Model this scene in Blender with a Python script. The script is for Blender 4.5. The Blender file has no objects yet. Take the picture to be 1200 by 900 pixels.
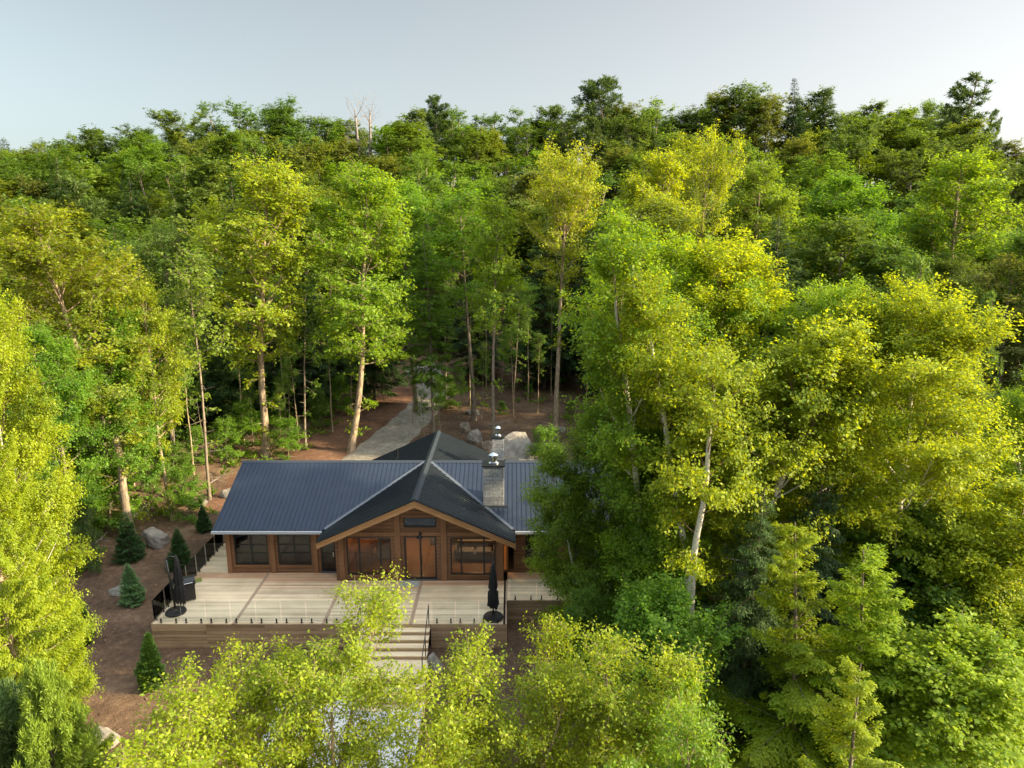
import bpy, bmesh, math, random
import numpy as np
from mathutils import Vector

# ------------------------------------------------------------------ camera, sky, sun, exposure
C = bpy.context.scene
COL = C.collection
H, PITCH, FPX = 19.1, math.radians(12.95), 826.0
cam = bpy.data.cameras.new('camera')
cam.sensor_width = 36.0
cam.lens = 36.0 * FPX / 1200.0
cam.clip_start, cam.clip_end = 0.5, 3000.0
cam_o = bpy.data.objects.new('camera', cam)
COL.objects.link(cam_o)
cam_o.location = (0, 0, H)
cam_o.rotation_euler = (math.radians(90) - PITCH, 0, 0)
C.camera = cam_o

SKY_LOW, SKY_HIGH = .555, 2.95
HAZE_LEFT, HAZE_RIGHT = .82, 1.16
SUN_EL, SUN_AZ = math.radians(24), math.radians(102)
sun_dir = Vector((math.sin(SUN_AZ) * math.cos(SUN_EL), math.cos(SUN_AZ) * math.cos(SUN_EL), math.sin(SUN_EL)))
world = bpy.data.worlds.new('World')
C.world = world
world.use_nodes = True
wn, wl = world.node_tree.nodes, world.node_tree.links
bg = wn['Background']
sky = wn.new('ShaderNodeTexSky')
sky.sky_type = 'NISHITA'
sky.sun_disc = False
sky.sun_elevation = SUN_EL
sky.sun_rotation = SUN_AZ
sky.altitude = 200
sky.air_density = 1.0
sky.dust_density = 1.6
sky.ozone_density = 1.0
hs = wn.new('ShaderNodeHueSaturation')
hs.inputs['Saturation'].default_value = 0.34
wl.new(sky.outputs[0], hs.inputs['Color'])
# hazy sky: overhead part out of view boosted as added fill light, horizon part dimmed
wtc = wn.new('ShaderNodeTexCoord')
wsx = wn.new('ShaderNodeSeparateXYZ')
wl.new(wtc.outputs['Generated'], wsx.inputs[0])
wmr = wn.new('ShaderNodeMapRange')
wmr.interpolation_type = 'SMOOTHSTEP'
wmr.inputs['From Min'].default_value = .36
wmr.inputs['From Max'].default_value = .85
wmr.inputs['To Min'].default_value = SKY_LOW
wmr.inputs['To Max'].default_value = SKY_HIGH
wl.new(wsx.outputs[2], wmr.inputs['Value'])
wmu = wn.new('ShaderNodeVectorMath')
wmu.operation = 'SCALE'
wl.new(hs.outputs[0], wmu.inputs[0])
wmx = wn.new('ShaderNodeMapRange')
wmx.interpolation_type = 'SMOOTHSTEP'
wmx.inputs['From Min'].default_value = -.55
wmx.inputs['From Max'].default_value = .55
wmx.inputs['To Min'].default_value = HAZE_LEFT
wmx.inputs['To Max'].default_value = HAZE_RIGHT
wl.new(wsx.outputs[0], wmx.inputs['Value'])
wmm = wn.new('ShaderNodeMath')
wmm.operation = 'MULTIPLY'
wl.new(wmr.outputs[0], wmm.inputs[0])
wl.new(wmx.outputs[0], wmm.inputs[1])
wl.new(wmm.outputs[0], wmu.inputs['Scale'])
wtm = wn.new('ShaderNodeMix')
wtm.data_type = 'RGBA'
wtm.inputs[6].default_value = (.93, 1.01, 1.0, 1)
wtm.inputs[7].default_value = (1.04, 1.0, .94, 1)
wtx = wn.new('ShaderNodeMapRange')
wtx.inputs['From Min'].default_value = -.5
wtx.inputs['From Max'].default_value = .5
wl.new(wsx.outputs[0], wtx.inputs['Value'])
wl.new(wtx.outputs[0], wtm.inputs[0])
wtv = wn.new('ShaderNodeVectorMath')
wtv.operation = 'MULTIPLY'
wl.new(wmu.outputs[0], wtv.inputs[0])
wl.new(wtm.outputs[2], wtv.inputs[1])
wl.new(wtv.outputs[0], bg.inputs[0])
bg.inputs[1].default_value = 0.125
sl = bpy.data.lights.new('sun', 'SUN')
sl.energy = 5.0
sl.angle = math.radians(1.2)
sl.color = (1.0, 0.81, 0.50)
so = bpy.data.objects.new('sun', sl)
COL.objects.link(so)
so.rotation_euler = (-sun_dir).to_track_quat('-Z', 'Y').to_euler()
so.location = (60, -30, 60)

vs = C.view_settings
vs.view_transform = 'Standard'
vs.look = 'None'
vs.exposure = 1.45
vs.gamma = 1.0
vs.use_curve_mapping = False
C.render.engine = 'CYCLES'
cy = C.cycles
cy.max_bounces = 6
cy.diffuse_bounces = 3
cy.glossy_bounces = 3
cy.transmission_bounces = 5
cy.transparent_max_bounces = 12
cy.caustics_reflective = False
cy.caustics_refractive = False
cy.use_denoising = True
cy.denoiser = 'OPENIMAGEDENOISE'
cy.sample_clamp_indirect = 4.0

RND = random.Random(11)


# ------------------------------------------------------------------ helpers
def at(u, v, Y):
    """world point seen at photo pixel (u, v) at distance Y in front of the camera"""
    a, b = (u - 600) / FPX, (450 - v) / FPX
    d = (a, math.cos(PITCH) + b * math.sin(PITCH), -math.sin(PITCH) + b * math.cos(PITCH))
    t = Y / d[1]
    return Vector((d[0] * t, Y, H + d[2] * t))


def to_uv(x, y, z):
    z -= H
    c = y * math.cos(PITCH) - z * math.sin(PITCH)
    return 600 + FPX * x / c, 450 - FPX * (y * math.sin(PITCH) + z * math.cos(PITCH)) / c


def gz(x, y):
    """height of the ground"""
    x = np.asarray(x, float)
    y = np.asarray(y, float)
    z = -0.05 * np.clip(29 - y, 0, 60) + 0.035 * np.clip(y - 40, 0, 40)
    t = np.clip((y - 76) / 78, 0, 1)
    s = 0.55 * t + 0.45 * t * t * (3 - 2 * t)
    hx = np.interp(x, [-200, -130, -80, -40, 20, 130, 220], [.5, .55, .66, .9, 1.0, .97, .8])
    z = z + 25 * hx * s
    z = z + 0.06 * np.clip(-22 - x, 0, 30) * np.clip((y - 20) / 20, 0, 1)
    z = z + 0.07 * np.sin(x * .9 + .7 * np.sin(y * .7)) * np.sin(y * 1.1 + .5) * np.clip((np.abs(x + 7) - 11) / 4, 0.1, 1)
    return z


def g(x, y):
    return float(gz(x, y))


def nm(name):
    m = bpy.data.materials.new(name)
    m.use_nodes = True
    nt = m.node_tree
    return m, nt.nodes, nt.links, nt.nodes['Principled BSDF']


def flat(name, col, rough=.6, metal=0., noise=0., nscale=6., bump=0.):
    m, n, l, b = nm(name)
    b.inputs['Base Color'].default_value = (*col, 1)
    b.inputs['Roughness'].default_value = rough
    b.inputs['Metallic'].default_value = metal
    if noise or bump:
        tc = n.new('ShaderNodeTexCoord')
        t = n.new('ShaderNodeTexNoise')
        t.inputs['Scale'].default_value = nscale
        t.inputs['Detail'].default_value = 8
        l.new(tc.outputs['Object'], t.inputs['Vector'])
        if noise:
            r = n.new('ShaderNodeValToRGB')
            r.color_ramp.elements[0].position = .3
            r.color_ramp.elements[1].position = .72
            r.color_ramp.elements[0].color = (*[c * (1 - noise) for c in col], 1)
            r.color_ramp.elements[1].color = (*[min(1, c * (1 + noise)) for c in col], 1)
            l.new(t.outputs[0], r.inputs[0])
            l.new(r.outputs[0], b.inputs['Base Color'])
        if bump:
            bp = n.new('ShaderNodeBump')
            bp.inputs['Strength'].default_value = bump
            bp.inputs['Distance'].default_value = .05
            l.new(t.outputs[0], bp.inputs['Height'])
            l.new(bp.outputs[0], b.inputs['Normal'])
    return m


def wood(name, c0, c1, axis=0, rough=.65, plank=0.0, tone=True, nsc=1.0, dark=.5):
    """timber: grain along one axis, optional log/board lines every `plank` metres up the wall"""
    m, n, l, b = nm(name)
    tc = n.new('ShaderNodeTexCoord')
    mp = n.new('ShaderNodeMapping')
    sc = [22 * nsc, 22 * nsc, 22 * nsc]
    sc[axis] = 1.1 * nsc
    mp.inputs['Scale'].default_value = sc
    l.new(tc.outputs['Object'], mp.inputs['Vector'])
    t = n.new('ShaderNodeTexNoise')
    t.inputs['Scale'].default_value = 1.0
    t.inputs['Detail'].default_value = 5
    l.new(mp.outputs[0], t.inputs['Vector'])
    big = n.new('ShaderNodeTexNoise')
    big.inputs['Scale'].default_value = .9
    big.inputs['Detail'].default_value = 4
    l.new(tc.outputs['Object'], big.inputs['Vector'])
    ad = n.new('ShaderNodeMath')
    ad.operation = 'MULTIPLY_ADD'
    ad.inputs[1].default_value = .55
    l.new(big.outputs[0], ad.inputs[0])
    m2 = n.new('ShaderNodeMath')
    m2.operation = 'MULTIPLY'
    m2.inputs[1].default_value = .45
    l.new(t.outputs[0], m2.inputs[0])
    l.new(m2.outputs[0], ad.inputs[2])
    src = ad.outputs[0]
    if tone:
        at_ = n.new('ShaderNodeAttribute')
        at_.attribute_name = 'tone'
        a2 = n.new('ShaderNodeMath')
        a2.operation = 'MULTIPLY_ADD'
        a2.inputs[1].default_value = .5
        l.new(at_.outputs['Fac'], a2.inputs[0])
        sb = n.new('ShaderNodeMath')
        sb.operation = 'SUBTRACT'
        sb.inputs[1].default_value = .2
        l.new(src, sb.inputs[0])
        l.new(sb.outputs[0], a2.inputs[2])
        src = a2.outputs[0]
    r = n.new('ShaderNodeValToRGB')
    r.color_ramp.elements[0].position = .28
    r.color_ramp.elements[1].position = .72
    r.color_ramp.elements[0].color = (*c0, 1)
    r.color_ramp.elements[1].color = (*c1, 1)
    l.new(src, r.inputs[0])
    out = r.outputs[0]
    bp = n.new('ShaderNodeBump')
    bp.inputs['Strength'].default_value = .35
    bp.inputs['Distance'].default_value = .01
    l.new(t.outputs[0], bp.inputs['Height'])
    if plank:
        sx = n.new('ShaderNodeSeparateXYZ')
        l.new(tc.outputs['Object'], sx.inputs[0])
        md = n.new('ShaderNodeMath')
        md.operation = 'PINGPONG'
        md.inputs[1].default_value = plank / 2
        l.new(sx.outputs[2], md.inputs[0])
        st = n.new('ShaderNodeMapRange')
        st.inputs['From Min'].default_value = 0
        st.inputs['From Max'].default_value = plank * .13
        l.new(md.outputs[0], st.inputs['Value'])
        mx = n.new('ShaderNodeMix')
        mx.data_type = 'RGBA'
        mx.blend_type = 'MULTIPLY'
        mx.inputs[0].default_value = dark
        l.new(out, mx.inputs[6])
        l.new(st.outputs[0], mx.inputs[7])
        out = mx.outputs[2]
        b2 = n.new('ShaderNodeBump')
        b2.inputs['Strength'].default_value = .8
        b2.inputs['Distance'].default_value = .03
        l.new(st.outputs[0], b2.inputs['Height'])
        l.new(bp.outputs[0], b2.inputs['Normal'])
        l.new(b2.outputs[0], b.inputs['Normal'])
    else:
        l.new(bp.outputs[0], b.inputs['Normal'])
    l.new(out, b.inputs['Base Color'])
    b.inputs['Roughness'].default_value = rough
    return m


def glass_mat(name, tint, rough=.02, mixv=.12, ior=1.5):
    m, n, l, b = nm(name)
    n.remove(b)
    out = n['Material Output']
    tr = n.new('ShaderNodeBsdfTransparent')
    tr.inputs[0].default_value = (*tint, 1)
    gl = n.new('ShaderNodeBsdfGlossy')
    gl.inputs['Roughness'].default_value = rough
    gl.inputs['Color'].default_value = (.9, .95, 1, 1)
    fr = n.new('ShaderNodeFresnel')
    fr.inputs['IOR'].default_value = ior
    mx = n.new('ShaderNodeMixShader')
    ad = n.new('ShaderNodeMath')
    ad.operation = 'ADD'
    ad.use_clamp = True
    ad.inputs[1].default_value = mixv
    l.new(fr.outputs[0], ad.inputs[0])
    l.new(ad.outputs[0], mx.inputs[0])
    l.new(tr.outputs[0], mx.inputs[1])
    l.new(gl.outputs[0], mx.inputs[2])
    l.new(mx.outputs[0], out.inputs[0])
    return m


def leaf_mat(name, dark, light, trans, tfac=.42, gloss=.06):
    """leaf: reflecting and light-passing; colour varies leaf by leaf (tone) and tree by tree (object colour)"""
    m, n, l, b = nm(name)
    n.remove(b)
    out = n['Material Output']
    a = n.new('ShaderNodeAttribute')
    a.attribute_name = 'tone'
    oi = n.new('ShaderNodeObjectInfo')

    def tinted(c0, c1):
        mx = n.new('ShaderNodeMix')
        mx.data_type = 'RGBA'
        l.new(a.outputs['Fac'], mx.inputs[0])
        mx.inputs[6].default_value = (*c0, 1)
        mx.inputs[7].default_value = (*c1, 1)
        mu = n.new('ShaderNodeMix')
        mu.data_type = 'RGBA'
        mu.blend_type = 'MULTIPLY'
        mu.inputs[0].default_value = 1
        l.new(mx.outputs[2], mu.inputs[6])
        l.new(oi.outputs['Color'], mu.inputs[7])
        return mu.outputs[2]
    d = n.new('ShaderNodeBsdfDiffuse')
    l.new(tinted(dark, light), d.inputs[0])
    t = n.new('ShaderNodeBsdfTranslucent')
    l.new(tinted([c * .7 for c in trans], [c * 1.15 for c in trans]), t.inputs[0])
    s1 = n.new('ShaderNodeMixShader')
    s1.inputs[0].default_value = tfac
    l.new(d.outputs[0], s1.inputs[1])
    l.new(t.outputs[0], s1.inputs[2])
    gl = n.new('ShaderNodeBsdfGlossy')
    gl.inputs['Roughness'].default_value = .6
    gl.inputs['Color'].default_value = (1, 1, .95, 1)
    s2 = n.new('ShaderNodeMixShader')
    s2.inputs[0].default_value = gloss
    l.new(s1.outputs[0], s2.inputs[1])
    l.new(gl.outputs[0], s2.inputs[2])
    l.new(s2.outputs[0], out.inputs[0])
    return m


def bark_mat(name, c0, c1, scale=(3, 3, .6), pos=(.35, .7), bump=.5):
    m, n, l, b = nm(name)
    tc = n.new('ShaderNodeTexCoord')
    mp = n.new('ShaderNodeMapping')
    mp.inputs['Scale'].default_value = scale
    l.new(tc.outputs['Object'], mp.inputs['Vector'])
    t = n.new('ShaderNodeTexNoise')
    t.inputs['Scale'].default_value = 4
    t.inputs['Detail'].default_value = 7
    l.new(mp.outputs[0], t.inputs['Vector'])
    r = n.new('ShaderNodeValToRGB')
    r.color_ramp.elements[0].position, r.color_ramp.elements[1].position = pos
    r.color_ramp.elements[0].color = (*c0, 1)
    r.color_ramp.elements[1].color = (*c1, 1)
    l.new(t.outputs[0], r.inputs[0])
    l.new(r.outputs[0], b.inputs['Base Color'])
    bp = n.new('ShaderNodeBump')
    bp.inputs['Strength'].default_value = bump
    bp.inputs['Distance'].default_value = .04
    l.new(t.outputs[0], bp.inputs['Height'])
    l.new(bp.outputs[0], b.inputs['Normal'])
    b.inputs['Roughness'].default_value = .85
    return m


class MB:
    """collects shapes that become ONE mesh"""
    def __init__(s):
        s.v, s.f, s.t = [], [], []

    def add(s, verts, faces, tone=.5):
        o = len(s.v)
        s.v += [tuple(p) for p in verts]
        s.f += [tuple(i + o for i in f) for f in faces]
        s.t += [tone] * len(faces)

    def box(s, x0, x1, y0, y1, z0, z1, tone=.5):
        s.add([(x0, y0, z0), (x1, y0, z0), (x1, y1, z0), (x0, y1, z0), (x0, y0, z1), (x1, y0, z1), (x1, y1, z1), (x0, y1, z1)],
              [(0, 3, 2, 1), (4, 5, 6, 7), (0, 1, 5, 4), (1, 2, 6, 5), (2, 3, 7, 6), (3, 0, 4, 7)], tone)

    def bar(s, a, b, w, h, up=(0, 0, 1), tone=.5):
        a, b = Vector(a), Vector(b)
        d = (b - a).normalized()
        up = Vector(up)
        sd = d.cross(up)
        if sd.length < 1e-4:
            sd = d.cross(Vector((0, 1, 0)))
        sd.normalize()
        u = sd.cross(d)
        p = []
        for q in (a, b):
            p += [q - sd * w / 2 - u * h / 2, q + sd * w / 2 - u * h / 2, q + sd * w / 2 + u * h / 2, q - sd * w / 2 + u * h / 2]
        s.add(p, [(0, 3, 2, 1), (4, 5, 6, 7), (0, 1, 5, 4), (1, 2, 6, 5), (2, 3, 7, 6), (3, 0, 4, 7)], tone)

    def prism(s, poly, ext, tone=.5):
        n = len(poly)
        e = Vector(ext)
        p = [Vector(q) for q in poly]
        s.add(p + [q + e for q in p], [tuple(range(n - 1, -1, -1)), tuple(range(n, 2 * n))] +
              [(i, (i + 1) % n, n + (i + 1) % n, n + i) for i in range(n)], tone)

    def lathe(s, prof, k=20, c=(0, 0, 0), wob=None):
        o = []
        for i, (r, z) in enumerate(prof):
            for j in range(k):
                a = 2 * math.pi * j / k
                q = r * (wob(i, j) if wob else 1)
                o.append((c[0] + q * math.cos(a), c[1] + q * math.sin(a), c[2] + z))
        f = [(i * k + j, i * k + (j + 1) % k, (i + 1) * k + (j + 1) % k, (i + 1) * k + j) for i in range(len(prof) - 1) for j in range(k)]
        f += [tuple(range(k - 1, -1, -1)), tuple(range((len(prof) - 1) * k, len(prof) * k))]
        s.add(o, f)

    def tube(s, pts, r, k=8):
        pts = [Vector(p) for p in pts]
        o = []
        for i, p in enumerate(pts):
            d = (pts[min(i + 1, len(pts) - 1)] - pts[max(i - 1, 0)]).normalized()
            a = d.cross(Vector((0, 0, 1)))
            if a.length < 1e-3:
                a = Vector((1, 0, 0))
            a.normalize()
            b = d.cross(a)
            rr = r[i] if isinstance(r, (list, tuple)) else r
            o += [p + (a * math.cos(t) + b * math.sin(t)) * rr for t in [2 * math.pi * j / k for j in range(k)]]
        f = [(i * k + j, i * k + (j + 1) % k, (i + 1) * k + (j + 1) % k, (i + 1) * k + j) for i in range(len(pts) - 1) for j in range(k)]
        f += [tuple(range(k - 1, -1, -1)), tuple(range((len(pts) - 1) * k, len(pts) * k))]
        s.add(o, f)

    def build(s, name, mat, parent=None, smooth=False, loc=None, bevel=0):
        me = bpy.data.meshes.new(name)
        me.from_pydata(s.v, [], s.f)
        a = me.attributes.new('tone', 'FLOAT', 'FACE')
        a.data.foreach_set('value', s.t)
        bm = bmesh.new()
        bm.from_mesh(me)
        bmesh.ops.recalc_face_normals(bm, faces=bm.faces)
        bm.to_mesh(me)
        bm.free()
        me.materials.append(mat)
        if smooth:
            me.polygons.foreach_set('use_smooth', [True] * len(me.polygons))
        o = bpy.data.objects.new(name, me)
        COL.objects.link(o)
        if parent:
            o.parent = parent
        if loc:
            o.location = loc
        if bevel:
            md = o.modifiers.new('bevel', 'BEVEL')
            md.width = bevel
            md.segments = 2
            md.limit_method = 'ANGLE'
        return o


def tag(o, label, cat, group=None):
    o['label'] = label
    o['category'] = cat
    if group:
        o['group'] = group
    return o


def thing(name, label, cat, loc=(0, 0, 0), group=None, rz=0):
    o = bpy.data.objects.new(name, None)
    COL.objects.link(o)
    o.empty_display_size = .3
    o.location = loc
    o.rotation_euler = (0, 0, rz)
    return tag(o, label, cat, group)


def dup(root, loc, rz=0, label=None, scale=(1, 1, 1)):
    r = root.copy()
    COL.objects.link(r)
    r.location, r.rotation_euler, r.scale = loc, (0, 0, rz), scale
    if label:
        r['label'] = label
    for ch in root.children:
        c = ch.copy()
        COL.objects.link(c)
        c.parent = r
        for gch in ch.children:
            d = gch.copy()
            COL.objects.link(d)
            d.parent = c
    return r


def structure(o):
    o['kind'] = 'structure'
    return o


# ------------------------------------------------------------------ materials
M = {}
M['log'] = wood('log_wall', (.095, .042, .020), (.25, .120, .058), 0, .6, plank=.2)
M['post'] = wood('timber_post', (.11, .050, .023), (.27, .132, .064), 2, .6)
M['rake'] = wood('rake_timber', (.26, .125, .05), (.48, .26, .115), 0, .6)
M['deck'] = wood('deck_board', (.45, .335, .21), (.80, .645, .43), 0, .75)
M['deck_orange'] = wood('deck_board_orange', (.40, .225, .125), (.68, .45, .28), 0, .7)  # warmer orange mix for boards near the house wall
M['seam'] = wood('deck_seam', (.30, .20, .13), (.46, .33, .225), 1, .75)
M['fascia'] = wood('deck_fascia', (.17, .105, .060), (.42, .29, .18), 0, .7)
M['interior'] = wood('interior_pine', (.42, .20, .07), (.62, .32, .13), 0, .5, plank=.15, dark=.3)
M['roof'] = flat('roof_steel', (.022, .033, .056), .42, 0, .10, 1.3)
M['roof_trim'] = flat('roof_trim_steel', (.035, .043, .055), .35)
M['roof_shaded'] = flat('shaded_roof_steel', (.018, .023, .028), .42, 0, .1, 1.3)  # same steel, darker: gable shade from facing sideways is put into the colour
for k_ in ('roof', 'roof_shaded', 'roof_trim'):
    M[k_].node_tree.nodes['Principled BSDF'].inputs['Specular IOR Level'].default_value = .32
M['flash'] = flat('valley_flashing', (.10, .115, .135), .45, .1)
M['gutter'] = flat('gutter_white', (.36, .38, .42), .4)
M['black'] = flat('black_metal', (.012, .012, .013), .4)
M['canvas'] = flat('black_canvas', (.010, .010, .012), .85, 0, .3, 9, .4)
M['plastic'] = flat('black_plastic', (.014, .014, .015), .5)
M['steel'] = flat('stainless_steel', (.62, .64, .66), .22, 1.0, .1, 8)
M['glass'] = glass_mat('window_glass', (.60, .60, .58), .02, .0)
M['rail_glass'] = glass_mat('rail_glass', (.93, .95, .95), .01, .0, 1.22)
M['mat'] = flat('door_mat', (.42, .42, .42), .9, 0, .15, 30)
M['white'] = flat('white_enamel', (.7, .7, .69), .4)
M['sofa'] = flat('grey_fabric', (.22, .21, .20), .9, 0, .15, 12)
M['floor'] = wood('interior_floor', (.20, .11, .055), (.34, .20, .10), 0, .4)
M['rock'] = flat('granite', (.20, .18, .155), .9, 0, .45, 2.2, .9)
M['rock_pale'] = flat('pale_granite', (.225, .205, .175), .9, 0, .35, 2.2, .9)
M['rock_brown'] = flat('brown_granite', (.20, .165, .125), .9, 0, .45, 1.9, .9)


def stone_mat():
    m, n, l, b = nm('ledge_stone')
    tc = n.new('ShaderNodeTexCoord')
    sx = n.new('ShaderNodeSeparateXYZ')
    l.new(tc.outputs['Object'], sx.inputs[0])
    ad = n.new('ShaderNodeMath')
    l.new(sx.outputs[0], ad.inputs[0])
    l.new(sx.outputs[1], ad.inputs[1])
    cb = n.new('ShaderNodeCombineXYZ')
    l.new(ad.outputs[0], cb.inputs[0])
    l.new(sx.outputs[2], cb.inputs[1])
    br = n.new('ShaderNodeTexBrick')
    br.inputs['Scale'].default_value = 1
    br.inputs['Brick Width'].default_value = .46
    br.inputs['Row Height'].default_value = .19
    br.inputs['Mortar Size'].default_value = .008
    br.inputs['Color1'].default_value = (.20, .21, .225, 1)
    br.inputs['Color2'].default_value = (.31, .325, .345, 1)
    br.inputs['Mortar'].default_value = (.13, .13, .13, 1)
    br.offset = .37
    l.new(cb.outputs[0], br.inputs['Vector'])
    ns = n.new('ShaderNodeTexNoise')
    ns.inputs['Scale'].default_value = 7
    ns.inputs['Detail'].default_value = 6
    l.new(tc.outputs['Object'], ns.inputs['Vector'])
    mx = n.new('ShaderNodeMix')
    mx.data_type = 'RGBA'
    mx.blend_type = 'OVERLAY'
    mx.inputs[0].default_value = .7
    l.new(br.outputs[0], mx.inputs[6])
    l.new(ns.outputs[0], mx.inputs[7])
    l.new(mx.outputs[2], b.inputs['Base Color'])
    b.inputs['Roughness'].default_value = .85
    bp = n.new('ShaderNodeBump')
    bp.inputs['Strength'].default_value = .8
    bp.inputs['Distance'].default_value = .04
    l.new(mx.outputs[2], bp.inputs['Height'])
    l.new(bp.outputs[0], b.inputs['Normal'])
    return m


M['stone'] = stone_mat()


def ground_mat(name, stops, sc=(.18, 2.2, 14), bump=.6):
    m, n, l, b = nm(name)
    tc = n.new('ShaderNodeTexCoord')
    ns = []
    for s_ in sc:
        t = n.new('ShaderNodeTexNoise')
        t.inputs['Scale'].default_value = s_
        t.inputs['Detail'].default_value = 9
        t.inputs['Roughness'].default_value = .65
        l.new(tc.outputs['Object'], t.inputs['Vector'])
        ns.append(t)
    a1 = n.new('ShaderNodeMath')
    a1.operation = 'MULTIPLY_ADD'
    a1.inputs[1].default_value = .45
    l.new(ns[0].outputs[0], a1.inputs[0])
    a2 = n.new('ShaderNodeMath')
    a2.operation = 'MULTIPLY_ADD'
    a2.inputs[1].default_value = .3
    a2.inputs[2].default_value = 0
    l.new(ns[1].outputs[0], a2.inputs[0])
    a3 = n.new('ShaderNodeMath')
    a3.operation = 'MULTIPLY_ADD'
    a3.inputs[1].default_value = .25
    l.new(ns[2].outputs[0], a3.inputs[0])
    l.new(a2.outputs[0], a3.inputs[2])
    l.new(a3.outputs[0], a1.inputs[2])
    r = n.new('ShaderNodeValToRGB')
    e = r.color_ramp.elements
    while len(e) < len(stops):
        e.new(.5)
    for q, (p, c) in zip(e, stops):
        q.position = p
        q.color = (*c, 1)
    l.new(a1.outputs[0], r.inputs[0])
    l.new(r.outputs[0], b.inputs['Base Color'])
    b.inputs['Roughness'].default_value = .95
    bp = n.new('ShaderNodeBump')
    bp.inputs['Strength'].default_value = bump
    bp.inputs['Distance'].default_value = .12
    ad = n.new('ShaderNodeMath')
    l.new(ns[1].outputs[0], ad.inputs[0])
    l.new(ns[2].outputs[0], ad.inputs[1])
    l.new(ad.outputs[0], bp.inputs['Height'])
    l.new(bp.outputs[0], b.inputs['Normal'])
    return m


M['ground'] = ground_mat('mulch_ground', [(.38, (.042, .023, .012)), (.46, (.098, .056, .031)), (.53, (.155, .092, .053)), (.60, (.25, .165, .10))], (.25, 3.0, 18), .9)
M['litter'] = ground_mat('leaf_litter', [(.38, (.055, .026, .014)), (.47, (.13, .062, .034)), (.55, (.21, .105, .058)), (.63, (.30, .19, .12))], (.25, 3.0, 18), .9)
M['drive'] = ground_mat('gravel', [(.38, (.125, .108, .086)), (.48, (.225, .20, .165)), (.58, (.34, .305, .255))], (.5, 4, 30), .4)
M['patio'] = ground_mat('patio_stone', [(.36, (.50, .50, .50)), (.5, (.62, .62, .63)), (.6, (.7, .7, .71))], (.5, 3, 20), .2)

# leaves and barks
M['leaf_birch'] = leaf_mat('birch_leaf', (.075, .150, .008), (.215, .290, .014), (.44, .52, .016), .45, .02)
M['leaf_maple'] = leaf_mat('maple_leaf', (.058, .130, .010), (.155, .240, .018), (.32, .48, .02), .42, .02)
M['leaf_oak'] = leaf_mat('forest_leaf', (.058, .108, .014), (.155, .205, .024), (.31, .41, .03), .40, .02)
M['leaf_cedar'] = leaf_mat('cedar_spray', (.080, .155, .008), (.215, .285, .012), (.43, .50, .016), .44, .02)
M['leaf_hemlock'] = leaf_mat('hemlock_needle', (.032, .070, .018), (.075, .128, .026), (.14, .22, .03), .3, .02)
M['leaf_spruce'] = leaf_mat('spruce_needle', (.028, .066, .020), (.062, .120, .034), (.10, .17, .03), .25, .02)
M['leaf_pine'] = leaf_mat('pine_needle', (.055, .098, .022), (.12, .175, .036), (.21, .30, .04), .3, .02)
M['bark'] = bark_mat('grey_bark', (.10, .078, .058), (.33, .27, .20))
M['bark_tan'] = bark_mat('tan_bark', (.16, .115, .075), (.46, .36, .25))
M['bark_dark'] = bark_mat('dark_bark', (.055, .042, .032), (.17, .13, .10))
M['bark_birch'] = bark_mat('birch_bark', (.06, .055, .05), (.66, .62, .55), (2, 2, 7), (.34, .43), .2)
M['twig'] = bark_mat('twig_bark', (.10, .07, .045), (.24, .17, .11))
M['dead'] = bark_mat('dead_wood', (.15, .125, .11), (.30, .26, .23))


# ------------------------------------------------------------------ trees
def nrm(a):
    return a / (np.linalg.norm(a, axis=-1, keepdims=True) + 1e-9)


def quads_mesh(name, V, F, mat, tone=None, smooth=False):
    me = bpy.data.meshes.new(name)
    n, m = len(V), len(F)
    me.vertices.add(n)
    me.vertices.foreach_set('co', np.ascontiguousarray(V, np.float32).ravel())
    me.loops.add(m * 4)
    me.loops.foreach_set('vertex_index', np.ascontiguousarray(F, np.int32).ravel())
    me.polygons.add(m)
    me.polygons.foreach_set('loop_start', np.arange(0, m * 4, 4, dtype=np.int32))
    if tone is not None:
        a = me.attributes.new('tone', 'FLOAT', 'FACE')
        a.data.foreach_set('value', np.ascontiguousarray(tone, np.float32))
    me.update(calc_edges=True)
    if smooth:
        me.polygons.foreach_set('use_smooth', np.ones(m, bool))
    me.materials.append(mat)
    return me


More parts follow.
